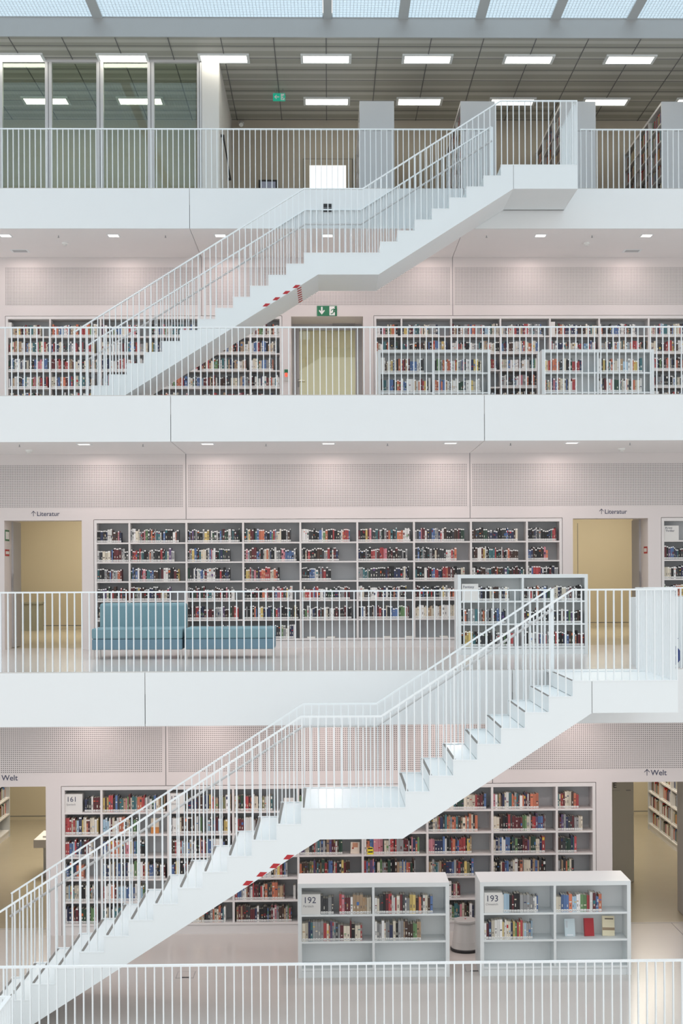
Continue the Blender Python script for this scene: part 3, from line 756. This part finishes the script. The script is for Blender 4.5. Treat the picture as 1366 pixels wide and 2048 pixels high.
lowfill(K3a, '', [[(0, 0, 848), (1, 0, 964)], [(0, 0, 862), (1, 0, 962)], [(0, 0, 850), (1, 0, 960)]], [720, 760, 790], BRIGHT, 0.215)
lowfill(K3b, '', [[(0, 0, 1165), (1, 0, 1285)], [(0, 0, 1155), (1, 0, 1285)], [(0, 0, 1150), (1, 0, 1280)]], [720, 760, 790], BRIGHT, 0.215)

def book_mesh(mb, b, parts='all'):
    "upright book: cover (spine and boards), page block, spine label; local origin at shelf"
    w, h, d, c = b['w'], b['h'], b['d'], b['c']; t = min(0.0028, w*0.14)
    ox, oy, oz = b.get('ox', b['x']), b.get('oy', b['y']), b.get('oz', b['z'])
    if parts in ('all', 'cover'):
        mb.box(ox, ox+w, oy, oy+t, oz, oz+h, 'book', c)
        mb.box(ox, ox+t, oy+t, oy+d, oz, oz+h, 'book', c); mb.box(ox+w-t, ox+w, oy+t, oy+d, oz, oz+h, 'book', c)
        if b['band'] < 0.6: # printed band on the spine
            z0 = oz+h*b['bz']; z1 = min(oz+h-0.012, z0+h*(0.06 if b['band'] < .4 else .18))
            mb.box(ox+w*.14, ox+w*.86, oy-0.0006, oy, z0, z1, 'book', b['bc'])
        if 0.2 < b['band'] < 0.8:
            mb.box(ox+w*.35, ox+w*.62, oy-0.0006, oy, oz+h*.30, oz+h*(.3+.25*b['bz']), 'book', (0.7, 0.68, 0.6) if sum(c) < 0.8 else (0.12, 0.1, 0.1))
    if parts in ('all', 'pages'): mb.box(ox+t, ox+w-t, oy+t, oy+d-0.004, oz+0.003, oz+h-0.003, 'pages')
    if parts in ('all', 'cover') and b.get('cap'): mb.box(ox+w*.08, ox+w*.92, oy-0.001, oy, oz+h-0.022, oz+h-0.003, 'signwhite')
    if parts in ('all', 'label'):
        mb.box(ox+w*.06, ox+w*.94, oy-0.0012, oy, oz+0.006, oz+0.036, 'signwhite')
        mb.box(ox+w*.25, ox+w*.75, oy-0.0016, oy-0.0012, oz+0.014, oz+0.024, 'grey')
ords = lambda n: '%d%s' % (n, 'th' if 10 <= n % 100 <= 20 else {1: 'st', 2: 'nd', 3: 'rd'}.get(n % 10, 'th'))
# number the books along each shelf
cnt = {}
for b in books:
    if b['addr']:
        key = b['addr']; cnt[key] = cnt.get(key, 0)+1; b['n'] = cnt[key]
cand = [b for b in books if b['addr'] and b['addr'][0] == 'low' and b['addr'][2] in ('192', '193')]
wallb = sorted([b for b in books if b['addr'] and b['addr'][0] == 'wall'], key=lambda b: -b['h']*b['w'])
FACEOUT = 6
solo = cand+wallb[:300-FACEOUT-len(cand)]
ids = set(id(b) for b in solo)
for b in solo:
    low = b['addr'][0] == 'low'
    loc = (b['x'], b['y'], b['z']); b['ox'] = b['oy'] = b['oz'] = 0.0
    mb = MB(); book_mesh(mb, b, 'cover' if low else 'all')
    o = mb.build('book', None, colors=True); o.location = loc
    if low:
        q = MB(); book_mesh(q, b, 'pages'); q.build('page_block', o)
        q = MB(); book_mesh(q, b, 'label'); q.build('spine_label', o)
        lab = '%s book, %s from left, %s, %s, %s low ground case' % (b['name'], ords(b['n']), b['addr'][1].split(', ')[0], b['addr'][1].split(', ')[1], 'left' if b['addr'][2] == '192' else 'right')
        grp = 'books in the low case %s' % b['addr'][2]
    else:
        lab = '%s book, %s from left, %s, tall ground bookcase' % (b['name'], ords(b['n']), b['addr'][1])
        grp = 'books in the lowest wall bookcase'
    tag(o, lab, 'book', grp)
mb = MB()
for b in books:
    if id(b) not in ids: book_mesh(mb, b)
def sidebook(mb, x0, x1, y, w, z, h, c):
    mb.box(x0, x1, y, y+w, z, z+h, 'book', c)
for (x0, x1, zs, ys, s, sgn) in tall:
    for z in zs:
        if z == zs[0] and x1 < 0: continue
        for ya, yb_ in zip(ys[:-1], ys[1:]):
            y = ya+0.03; e = ya+(yb_-ya)*rng.uniform(.7, 1)-0.02
            while y < e:
                w = rng.choice((.02, .026, .032, .04)); h = rng.uniform(.19, .26); c = lin(PAL[pick(BRIGHT)])
                for sg in ((-1, 1) if abs(x0) < 6.4 else (sgn,)):
                    a, bb = (x0+0.03, x0+0.19) if sg < 0 else (x1-0.19, x1-0.03)
                    sidebook(mb, a, bb, y, w-0.0015, z, h, c)
                    mb.box(a if sg < 0 else bb, a-0.001 if sg < 0 else bb+0.001, y+w*.1, y+w*.85, z+0.006, z+0.034, 'signwhite')
                y += w
sb = mb.build('books', None, colors=True)
tag(sb, 'all the other upright books filling the wall bookcases and low cases of every gallery', 'books', kind='stuff')

# books shown face-out
def faceout(px0, px1, py0, py1, y, zs, tilt, name, label, bands, cov):
    xa, xb = X(px0, py1, y), X(px1, py1, y); w = xb-xa; h = abs(Zz(px0, py0, y)-Zz(px0, py1, y))/math.cos(0.25)
    c = lin(cov); mb = MB(); mb.box(-w/2, w/2, 0, 0.003, 0, h, 'book', c); mb.box(-w/2, w/2, 0.02, 0.023, 0, h, 'book', c); mb.box(-w/2, -w/2+0.003, 0.003, 0.02, 0, h, 'book', c)
    for (u0, u1, v0, v1, cc) in bands: mb.box(-w/2+w*u0, -w/2+w*u1, -0.0008, 0, h*v0, h*v1, 'book', lin(cc))
    o = mb.build('book', None, colors=True); o.location = ((xa+xb)/2, y, zs+0.001); o.rotation_euler = (-0.25, tilt, 0.12)
    box1('page_block', -w/2+0.003, w/2-0.003, 0.003, 0.02, 0.003, h-0.003, 'pages', o)
    tag(o, label, 'book'); return o
yk = K193['y']+0.14
faceout(1130, 1151, 1839, 1872, yk, K193['zs'][1], 0.03, 'b', 'pale blue-white book shown face out, left of the three on low case 193', [(0.1, .3, .5, .9, (190, 200, 206)), (.2, .8, .05, .1, (245, 245, 250))], (200, 216, 222))
faceout(1169, 1189, 1837, 1871, yk, K193['zs'][1], 0.03, 'b', 'dark red book shown face out, middle of the three on low case 193', [(0, .06, 0, 1, (140, 24, 34))], (170, 32, 42))
faceout(1205, 1230, 1833, 1871, yk, K193['zs'][1], 0.06, 'b', 'cream book with brown band shown face out, right of the three on low case 193', [(0, 1, .28, .42, (150, 130, 104)), (.2, .9, .82, .88, (90, 80, 70))], (224, 216, 186))
faceout(701, 719, 1678, 1700, WY[1]+0.08, z_b1[2], 0.06, 'b', 'cream book with reddish drawing, face out beside the stair underside', [(.2, .8, .55, .95, (196, 140, 110)), (.15, .35, .4, .55, (170, 80, 60))], (226, 212, 196))
faceout(302, 318, 1632, 1661, WY[1]+0.08, z_b1[1], 0.0, 'b', 'orange and cream book shown face out behind the stair railing', [(0, 1, 0, .4, (196, 128, 60))], (214, 200, 180))
faceout(735, 747, 1676, 1701, WY[1]+0.012, z_b1[2], 0.0, 'b', 'yellow book with black chevrons on the long ground bookcase', [(.1, .9, .14, .24, (20, 20, 20)), (.1, .9, .4, .5, (20, 20, 20)), (.1, .9, .66, .76, (20, 20, 20))], (222, 206, 40))
# small cream books lying flat on the bottom shelf behind the railing
for i, px in enumerate((622, 662, 774, 818, 888)):
    x = X(px, 1275, WY[2]); o = MB().box(-0.07, 0.07, 0, 0.11, 0, 0.004, 'pages').box(-0.07, 0.07, 0, 0.11, 0.022, 0.026, 'pages').box(-0.066, 0.07, 0.004, 0.106, 0.004, 0.022, 'signwhite').build('book')
    o.location = (x, WY[2]+0.05, z_b2[5])
    tag(o, 'cream book lying flat on the empty bottom shelf, %s from left' % ('first', 'second', 'third', 'fourth', 'last')[i], 'book', 'flat books on the bottom shelf')

# ------------------------------------------------------------------ sign cards in the shelves
def card(px0, px1, y, z, depth, label, lines, h=0.27):
    x0, x1 = X(px0, 1700 if y < 21 else 1060, y), X(px1, 1700 if y < 21 else 1060, y)
    t = box1('sign_card', x0, x1, y, y+depth, z, z+h, 'card'); tag(t, label, 'sign')
    for s, size, dx, dz, mm in lines:
        text_mb(MB(), s, size, x0+dx, z+h-dz, y-0.0005, mm).build('lettering', t)
    return t
card(603, 640.5, K192['y']+0.02, K192['zs'][0], 0.2, 'white sign card 192 on the left low bookcase of the lowest floor', [('192', 0.115, 0.018, 0.115, 'text'), ('Persisch', 0.042, 0.018, 0.17, 'textlight')], 0.265)
card(968, 1004.5, K193['y']+0.02, K193['zs'][0], 0.2, 'white sign card 193 on the right low bookcase of the lowest floor', [('193', 0.115, 0.018, 0.115, 'text'), ('Chinesisch', 0.038, 0.018, 0.165, 'textlight')], 0.265)
card(130.5, 165, WY[1]+0.02, z_b1[0], 0.2, 'cream sign card 161 in the ground wall bookcase', [('161', 0.105, 0.02, 0.11, 'text'), ('Spanisch', 0.04, 0.02, 0.165, 'textlight')])
card(338, 369.5, WY[1]+0.02, z_b1[0], 0.2, 'cream sign card 171 half behind the stair railing', [('171', 0.105, 0.02, 0.11, 'text'), ('Italienisch', 0.036, 0.02, 0.165, 'textlight')])
card(568, 587, WY[1]+0.02, z_b1[0], 0.02, 'small white notice card in the bookcase left of the stair landing', [('===', 0.05, 0.02, 0.07, 'textlight')], 0.19)
card(923, 956, KF['y']+0.02, KF['zs'][0], 0.2, 'white Fantasy sign card on the low bookcase', [('Fantasy', 0.058, 0.02, 0.065, 'text')], 0.265)
card(1328.5, 1357.5, WY[2]+0.02, z_b2b[0], 0.2, 'cream Krimi Thriller sign card at the right edge', [('Krimi', 0.052, 0.02, 0.055, 'text'), ('Thriller', 0.052, 0.02, 0.105, 'text')], 0.25)
card(16.5, 25, WY[3]+0.02, z_b3[0], 0.2, 'small white sign card in the top left corner of the third gallery bookcase', [], 0.27)
card(1103, 1112, WY[3]+0.02, z_b3b[0], 0.2, 'small white sign card in the third gallery bookcase right of the two low cases', [], 0.27)
card(763, 771, K3a['y']+0.02, K3a['zs'][0], 0.2, 'small white sign card on the low bookcase beside the glazed door', [], 0.27)

# wall lettering
def arrow(mb, x, z, s, y, mm='text'):
    t = s*0.09
    mb.box(x-t/2, x+t/2, y-0.002, y, z, z+s, mm)
    for sg in (-1, 1):
        mb.prism([(x, z+s), (x, z+s-t*1.5), (x+sg*s*.4, z+s*.6-t*1.5), (x+sg*s*.4, z+s*.6)], y-0.002, y, mm)
def lettering(word, px, py, L, s, label, arrowpx=None):
    y = WY[L]; x, z = P(px, py, y); mb = MB(); text_mb(mb, word, s, x, z, y-0.001, 'text', bold=0.0008)
    if arrowpx: arrow(mb, X(arrowpx, py, y), z-0.005, s*0.85, y)
    tag(mb.build('wall_lettering'), label, 'lettering')
lettering('Literatur', 73.5, 1032, 2, 0.108, 'dark Literatur lettering with up arrow above the left doorway of the sofa gallery', 67)
lettering('Literatur', 1209, 1027.5, 2, 0.108, 'dark Literatur lettering with up arrow above the right doorway of the sofa gallery', 1203)
lettering('Welt', 3, 1561, 1, 0.115, 'dark Welt lettering at the left edge above the lowest left doorway')
lettering('Welt', 1301.5, 1550.5, 1, 0.115, 'dark Welt lettering with up arrow above the lowest right doorway', 1294)

# ------------------------------------------------------------------ exit signs, switches
yy = WY[3]
a, b = P(634, 612, yy), P(674, 632, yy)
ex = tag(box1('exit_sign', a[0], b[0], yy-0.02, yy, b[1], a[1], 'green'), 'green and white emergency exit sign above the glazed door', 'sign')
w = b[0]-a[0]; h = a[1]-b[1]; x0, z0 = a[0], b[1]
pc = MB(); cxx = x0+w*.24
pc.prism([(cxx, z0+h*.12), (cxx+w*.15, z0+h*.5), (cxx+w*.12, z0+h*.6), (cxx+w*.04, z0+h*.45), (cxx+w*.04, z0+h*.9), (cxx-w*.04, z0+h*.9), (cxx-w*.04, z0+h*.45), (cxx-w*.12, z0+h*.6), (cxx-w*.15, z0+h*.5)], yy-0.022, yy-0.02, 'signwhite')
pc.build('arrow', ex)
box1('pictogram_field', x0+w*.62, x0+w*.90, yy-0.0215, yy-0.02, z0+h*.05, z0+h*.95, 'signwhite', ex)
def limb(mb, p, q, t, y0, y1, mm):
    d = Vector((q[0]-p[0], q[1]-p[1])); n = Vector((-d.y, d.x)).normalized()*t/2
    mb.prism([(p[0]-n.x, p[1]-n.y), (q[0]-n.x, q[1]-n.y), (q[0]+n.x, q[1]+n.y), (p[0]+n.x, p[1]+n.y)], y0, y1, mm)
def runner(x, z, s, y, parent, mm='green'):
    mb = MB(); T = s*.1
    for p, q, t in (((.52, .72), (.44, .42), 1.7), ((.50, .70), (.24, .62), .9), ((.24, .62), (.14, .48), .8), ((.52, .70), (.68, .54), .9), ((.68, .54), (.82, .60), .8),
                    ((.44, .44), (.66, .32), 1.0), ((.66, .32), (.60, .06), .9), ((.44, .42), (.34, .22), 1.0), ((.34, .22), (.10, .14), .9)):
        limb(mb, (x+p[0]*s, z+p[1]*s), (x+q[0]*s, z+q[1]*s), T*t, y-0.0015, y, mm)
    n = 12; mb.prism([(x+.58*s+.075*s*math.cos(i*2*math.pi/n), z+.87*s+.075*s*math.sin(i*2*math.pi/n)) for i in range(n)], y-0.0015, y, mm)
    mb.build('running_figure', parent)
runner(x0+w*.64, z0+h*.06, h*.9, yy-0.0215, ex)
yy = 28.2
a, b = P(546, 187, yy), P(570.5, 202, yy)
ex = tag(box1('exit_sign', a[0], b[0], yy-0.02, yy+0.02, b[1], a[1], 'greenlit'), 'small lit green exit sign hanging from the dark top ceiling', 'sign')
w = b[0]-a[0]; h = a[1]-b[1]; x0, z0 = a[0], b[1]
MB().prism([(x0+w*.1, z0+h*.5), (x0+w*.28, z0+h*.2), (x0+w*.32, z0+h*.3), (x0+w*.24, z0+h*.43), (x0+w*.52, z0+h*.43), (x0+w*.52, z0+h*.57), (x0+w*.24, z0+h*.57), (x0+w*.32, z0+h*.7), (x0+w*.28, z0+h*.8)], yy-0.0215, yy-0.02, 'signwhite').build('arrow', ex)
box1('pictogram_field', x0+w*.64, x0+w*.94, yy-0.0215, yy-0.02, z0+h*.08, z0+h*.92, 'signwhite', ex)
runner(x0+w*.66, z0+h*.1, h*.8, yy-0.0215, ex, 'greenlit')
for dx in (.2, .8): MB().tube([(x0+w*dx, yy, a[1]), (x0+w*dx, yy, ZC4)], 0.005, 'grey', 6).build('hanger_rod', ex)
yy = WY[3]; a, b = P(568.5, 739, yy), P(576.5, 762.5, yy)
t = tag(box1('door_release_box', a[0], b[0], yy-0.03, yy, b[1], a[1], 'stool'), 'small emergency door release box with red button left of the glazed door', 'switch box')
hh = a[1]-b[1]
box1('green_plate', a[0]+.004, b[0]-.004, yy-0.032, yy-0.03, a[1]-hh*.3, a[1]-0.005, 'green', t)
mb = MB()
for dz in (.40, .55): mb.prism([((a[0]+b[0])/2+0.024*math.cos(k*.6283), a[1]-hh*dz+0.022*math.sin(k*.6283)) for k in range(10)], yy-0.05, yy-0.03, 'ledred')
mb.build('red_button', t)
# signs on the left reveal of the sofa gallery
def revsign(x, y0, y1, z0, z1, sgn, label, frame, field, cat='sign'):
    t = tag(box1('reveal_sign', x, x+sgn*0.006, y0, y1, z0, z1, frame), label, cat)
    box1('sign_field', x+sgn*0.006, x+sgn*0.008, y0+.025, y1-.025, z0+.03, z1-.03, field, t); return t
revsign(dl[0], WY[2]+0.05, WY[2]+0.35, Zz(15, 1082, WY[2]+.2), Zz(15, 1060, WY[2]+.2), 1, 'green exit sign on the reveal of the left doorway', 'green', 'signwhite')
revsign(dl[0], WY[2]+0.05, WY[2]+0.35, Zz(15, 1112, WY[2]+.2), Zz(15, 1099, WY[2]+.2), 1, 'white notice with red edge on the reveal of the left doorway', 'red', 'card')
revsign(dr[1], WY[2]+0.05, WY[2]+0.30, Zz(1293, 1107, WY[2]+.2), Zz(1293, 1093, WY[2]+.2), -1, 'white notice with red edge on the reveal of the right doorway', 'red', 'card')
# black camera box on the top fascia
yy = D[4]-0.015; a, b = P(647, 408, yy), P(663, 424, yy)
t = tag(box1('wall_niche_box', a[0], b[0], yy-0.015, yy, b[1], a[1], 'black'), 'small black square box on the white fascia of the top gallery', 'box')
box1('front_rib', (a[0]+b[0])/2-0.004, (a[0]+b[0])/2+0.004, yy-0.018, yy-0.015, b[1], a[1], 'grey', t); box1('front_rib', a[0], b[0], yy-0.018, yy-0.015, (a[1]+b[1])/2-0.004, (a[1]+b[1])/2+0.004, 'grey', t)
# dark pull handle on the top partition side wall and security camera
hx = px1
MB().tube([(hx, 27.0, Z[4]+1.62), (hx+0.05, 27.0, Z[4]+1.62), (hx+0.05, 28.9, Z[4]+1.02+.3), (hx, 28.9, Z[4]+1.02+.3)], 0.03, 'black').build('dark_handrail', wr)
sx, sz = P(480, 245, 30.0)
t = thing('security_camera', (sx, 30.1, sz), 'white security camera at the top of the top gallery back wall', 'camera')
box1('bracket', sx-0.04, sx+0.08, 30.05, WY[4], sz-0.02, sz+0.03, 'signwhite', t); MB().tube([(sx+0.02, 30.0, sz), (sx+0.04, 29.75, sz-0.13)], 0.045, 'signwhite').build('camera_body', t)
sx, sz = P(536, 376, 29.9)
t = thing('monitor', (sx, 29.9, Z[4]), 'dark monitor behind the top gallery railing', 'monitor')
zt = Zz(536, 359.5, 29.9)
box1('housing', X(517, 365, 29.9), X(555, 365, 29.9), 29.9, 29.94, zt-0.27, zt, 'black', t)
M['screen'] = mat('dim screen', (0.12, 0.13, 0.16), 0.3, var=0.4, scale=20, emit=lin((120, 125, 140)), es=0.6)
box1('screen', X(521, 365, 29.9), X(551, 365, 29.9), 29.895, 29.9, zt-0.25, zt-0.04, 'screen', t)
box1('stand', sx-0.03, sx+0.03, 29.94, 29.98, Z[4], zt-0.1, 'black', t); box1('stand_foot', sx-0.2, sx+0.2, 29.8, 30.05, Z[4], Z[4]+0.02, 'black', t)

# ------------------------------------------------------------------ ceiling fittings
def fluo(x, y, label, grp):
    t = thing('ceiling_light', (x, y, ZC4), label, 'ceiling light', grp)
    fr = MB(); a, b, c, dpt = 0.48, 0.43, 0.225, 0.175; z0, z1 = ZC4-0.03, ZC4
    fr.box(x-a, x-b, y-c, y+c, z0, z1, 'white'); fr.box(x+b, x+a, y-c, y+c, z0, z1, 'white'); fr.box(x-b, x+b, y-c, y-dpt, z0, z1, 'white'); fr.box(x-b, x+b, y+dpt, y+c, z0, z1, 'white')
    fr.build('frame', t); box1('diffuser', x-b, x+b, y-dpt, y+dpt, ZC4-0.02, ZC4-0.01, 'tube', t)
rowA = [38, 246, 448, 652, 854.5, 1057, 1259.5]; rowB = [92, 281, 0, 653.5, 838.5, 1024, 1210.5, 1395]
nth = ('first', 'second', 'third', 'fourth', 'fifth', 'sixth', 'seventh', 'eighth')
for i, p in enumerate(rowA): fluo(X(p, 115, 26.5), 26.5, 'bright rectangular ceiling light, front row of the top gallery, %s from left' % nth[i], 'top gallery ceiling lights')
k = 0
for p in rowB:
    if p: fluo(X(p, 200, 28.9), 28.9, 'bright rectangular ceiling light, rear row of the top gallery, %s from left' % nth[k], 'top gallery ceiling lights'); k += 1
for L, y, pys, xs, gal in ((4, 25.25, 472, (11, 227, 441, 655, 868, 1081, 1293), 'third'), (3, 22.0, 888, (168, 415, 657, 901, 1144), 'sofa'), (2, 18.95, 1445, (140, 400, 657, 910, 1190), 'lowest')):
    zc = Z[L]-SLAB
    n = 0
    for p in xs:
        x = X(p, pys, y)
        if gal != 'lowest':
            t = thing('downlight', (x, y, zc), 'square recessed downlight in the ceiling of the %s gallery, %s from left' % (gal, nth[n]), 'downlight', 'downlights of the %s gallery' % gal); n += 1
            fr = MB(); s1_, s2_ = 0.11, 0.09
            fr.box(x-s1_, x-s2_, y-s1_, y+s1_, zc-0.006, zc, 'white'); fr.box(x+s2_, x+s1_, y-s1_, y+s1_, zc-0.006, zc, 'white'); fr.box(x-s2_, x+s2_, y-s1_, y-s2_, zc-0.006, zc, 'white'); fr.box(x-s2_, x+s2_, y+s2_, y+s1_, zc-0.006, zc, 'white')
            fr.build('frame', t); box1('lamp_glass', x-s2_, x+s2_, y-s2_, y+s2_, zc-0.004, zc-0.001, 'downlamp', t)
        area('downlight_lamp', (x, y, zc-0.012), 0.17, 0.17, DOWN_W, (1.0, 0.84, 0.80))
        area('downlight_lamp', (x, WY[L-1]-0.55, zc-0.012), 0.17, 0.17, DOWN_W*0.55, (1.0, 0.82, 0.78))
def detector(px, py, y, zc, lab, s=0.06):
    x = X(px, py, y); t = thing('smoke_detector', (x, y, zc), lab, 'smoke detector')
    MB().lathe(x, y, [(s, zc), (s, zc-0.02), (s*.8, zc-0.03)], 'signwhite', 20).build('base', t); MB().lathe(x, y, [(s*.6, zc-0.03), (s*.55, zc-0.055), (s*.2, zc-0.06)], 'card', 20).build('sensor_head', t)
detector(130, 488, 25.8, Z[4]-SLAB, 'round smoke detector on the third gallery ceiling, left side')
detector(1173, 489, 25.8, Z[4]-SLAB, 'round smoke detector on the third gallery ceiling, right side')
detector(58, 898, 23.0, Z[3]-SLAB, 'round smoke detector on the sofa gallery ceiling, left side')
detector(1243, 895, 23.0, Z[3]-SLAB, 'round smoke detector on the sofa gallery ceiling, right side')
def vent(px, py, y, zc, lab):
    x = X(px, py, y); t = thing('ceiling_vent', (x, y, zc), lab, 'vent')
    box1('plate', x-0.17, x+0.17, y-0.12, y+0.12, zc-0.006, zc, 'white', t)
    for k in range(5): box1('slat', x-0.13, x+0.13, y-0.08+k*0.035, y-0.07+k*0.035, zc-0.009, zc-0.006, 'grey', t)
vent(40, 505, 26.45, Z[4]-SLAB, 'square air vent in the third gallery ceiling, left side')
vent(1264, 505, 26.45, Z[4]-SLAB, 'square air vent in the third gallery ceiling, right side')
def sprk(px, py, y, zc, lab, grp):
    x = X(px, py, y); o = MB().lathe(x, y, [(0.008, zc), (0.008, zc-0.03), (0.018, zc-0.032), (0.018, zc-0.036)], 'grey', 10).build('sprinkler_head'); tag(o, lab, 'sprinkler', grp)
for i, p in enumerate((117, 331, 973, 1184)): sprk(p, 471, 25.25, Z[4]-SLAB, 'tiny sprinkler head in the third gallery ceiling, %s from left' % nth[i], 'sprinklers of the third gallery')
for i, p in enumerate((39, 286, 532, 775, 1021, 1260)): sprk(p, 890, 22.05, Z[3]-SLAB, 'tiny sprinkler head in the sofa gallery ceiling, %s from left' % nth[i], 'sprinklers of the sofa gallery')

# ------------------------------------------------------------------ sofa and bench
def seat(px0, px1, label, back):
    y0 = 21.0; x0, x1 = X(px0, 1280, y0), X(px1, 1280, y0); z = Z[2]; dp = 0.72
    t = thing('sofa' if back else 'bench', ((x0+x1)/2, y0, z), label, 'sofa' if back else 'bench')
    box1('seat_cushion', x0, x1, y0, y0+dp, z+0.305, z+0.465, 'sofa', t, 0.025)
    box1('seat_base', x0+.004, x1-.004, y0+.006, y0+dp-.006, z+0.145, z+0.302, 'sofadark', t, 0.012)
    if back: box1('backrest', x0+0.005, x1-0.005, y0+dp-0.02, y0+dp+0.2, z+0.20, z+0.83, 'sofa', t, 0.05)
    for xa in (x0+0.02, x1-0.02):
        for ya in (y0+0.03, y0+dp-0.05):
            MB().tube([(xa, ya, z), (xa, ya, z+0.146)], 0.016, 'chrome', 12).build('leg', t, smooth=False)
seat(183, 364.5, 'blue-grey upholstered sofa with backrest behind the railing', True)
seat(370, 548.5, 'low blue-grey upholstered bench without back, right of the sofa', False)

# ------------------------------------------------------------------ white counter with blue ring at right
yb = 18.75; x0 = X(1278, 1260, yb); x1 = x0+1.1
t = thing('counter', (x0+.5, yb, Z[2]), 'white counter box with a big dark blue ring behind the landing railing', 'counter')
box1('body', x0, x1, yb, yb+0.5, Z[2], Z[2]+0.93, 'lowcase', t)
rc, rz, ro, ri = X(1325, 1311, yb), Zz(1325, 1311, yb), 0.252, 0.18
mb = MB(); n = 48
for i in range(n):
    a0, a1 = 2*math.pi*i/n, 2*math.pi*(i+1)/n
    mb.prism([(rc+ri*math.cos(a0), rz+ri*math.sin(a0)*.55), (rc+ro*math.cos(a0), rz+ro*math.sin(a0)*.7), (rc+ro*math.cos(a1), rz+ro*math.sin(a1)*.7), (rc+ri*math.cos(a1), rz+ri*math.sin(a1)*.55)], yb-0.003, yb, 'blue')
mb.prism([P(1354, 1276, yb), P(1354.5, 1280, yb), P(1357, 1276, yb)], yb-0.003, yb, 'blue')
mb.build('blue_ring', t)

# ------------------------------------------------------------------ step stool, floor boxes
sxx = X(931, 1900, 19.75); t = thing('step_stool', (sxx, 19.75, 0), 'round light grey step stool between the two low bookcases', 'stool')
MB().lathe(sxx, 19.75, [(0.205, 0.0), (0.215, 0.01), (0.215, 0.035), (0.205, 0.045)], 'black').build('rubber_foot', t)
MB().lathe(sxx, 19.75, [(0.205, 0.045), (0.198, 0.05), (0.19, 0.14), (0.187, 0.145), (0.183, 0.15), (0.150, 0.385), (0.145, 0.39)], 'stool').build('body', t, smooth=True)
MB().lathe(sxx, 19.75, [(0.150, 0.39), (0.158, 0.40), (0.158, 0.425), (0.150, 0.435), (0.02, 0.438)], 'stool').build('step_top', t)
MB().lathe(sxx, 19.75, [(0.012, 0.438), (0.012, 0.442)], 'red', 12).build('centre_stud', t)
def floorbox(px0, px1, py0, py1, lab):
    ya = CAMZ*F/(py1-1143); yb_ = CAMZ*F/(py0-1143); x0, x1 = X(px0, py1, ya), X(px1, py1, ya)
    t = thing('floor_box', ((x0+x1)/2, ya, 0), lab, 'floor box')
    box1('lid', x0+.008, x1-.008, ya+.008, yb_-.008, 0, 0.003, 'floor', t)
    fr = MB().box(x0, x1, ya, ya+.008, 0, .004, 'grey').box(x0, x1, yb_-.008, yb_, 0, .004, 'grey').box(x0, x0+.008, ya+.008, yb_-.008, 0, .004, 'grey').box(x1-.008, x1, ya+.008, yb_-.008, 0, .004, 'grey')
    fr.build('frame', t); box1('cable_flap', x0+.06, x1-.06, ya+.012, ya+.045, 0.003, 0.006, 'black', t)
floorbox(351, 387, 1941, 1954, 'square floor socket lid in front of the ground bookcase, under the stairs')
floorbox(932, 966, 1934, 1947, 'square floor socket lid beside the step stool')

# ------------------------------------------------------------------ table in the left room, low cabinet
tx0, tx1, ty0, ty1 = X(67, 1690, 24.6), -3.9, 24.6, 25.5
t = thing('table', ((tx0+tx1)/2, ty0, 0), 'white table with thick top in the lowest left room', 'table')
box1('table_top', tx0, tx1, ty0, ty1, 0.54, 0.68, 'case', t)
box1('table_leg', tx0+0.14, tx0+0.30, ty0+0.15, ty1-0.15, 0, 0.54, 'caseback', t); box1('table_leg', tx1-0.30, tx1-0.14, ty0+0.15, ty1-0.15, 0, 0.54, 'caseback', t)
o = MB().box(0, 0.30, 0, 0.2, 0, 0.03, 'signwhite').box(0, 0.3, 0, 0.2, 0.03, 0.034, 'card').build('book'); o.location = (tx0+0.12, ty0+0.2, 0.68); tag(o, 'white book lying on the table in the lowest left room', 'book')
o = MB().box(0, 0.20, 0, 0.03, 0, 0.16, 'card').box(0.004, 0.196, 0.002, 0.028, 0.16, 0.163, 'pages').build('brochure_stand'); o.location = (tx0+0.2, ty1-0.12, 0.68); tag(o, 'cream brochure stand at the back of the table', 'stand')
yc = 31.5; x0, x1 = X(30, 1250, yc), X(78, 1250, yc)
t = thing('low_cabinet', ((x0+x1)/2, yc, Z[2]), 'grey-green low cabinet in the room behind the left doorway', 'cabinet')
M['cab'] = mat('grey green cabinet', (0.33, 0.33, 0.27), 0.6, var=0.02)
box1('body', x0-0.6, x1, yc, yc+0.5, Z[2], Z[2]+0.60, 'cab', t); box1('top_board', x0-0.62, x1+0.02, yc-0.02, yc+0.52, Z[2]+0.60, Z[2]+0.64, 'cab', t)
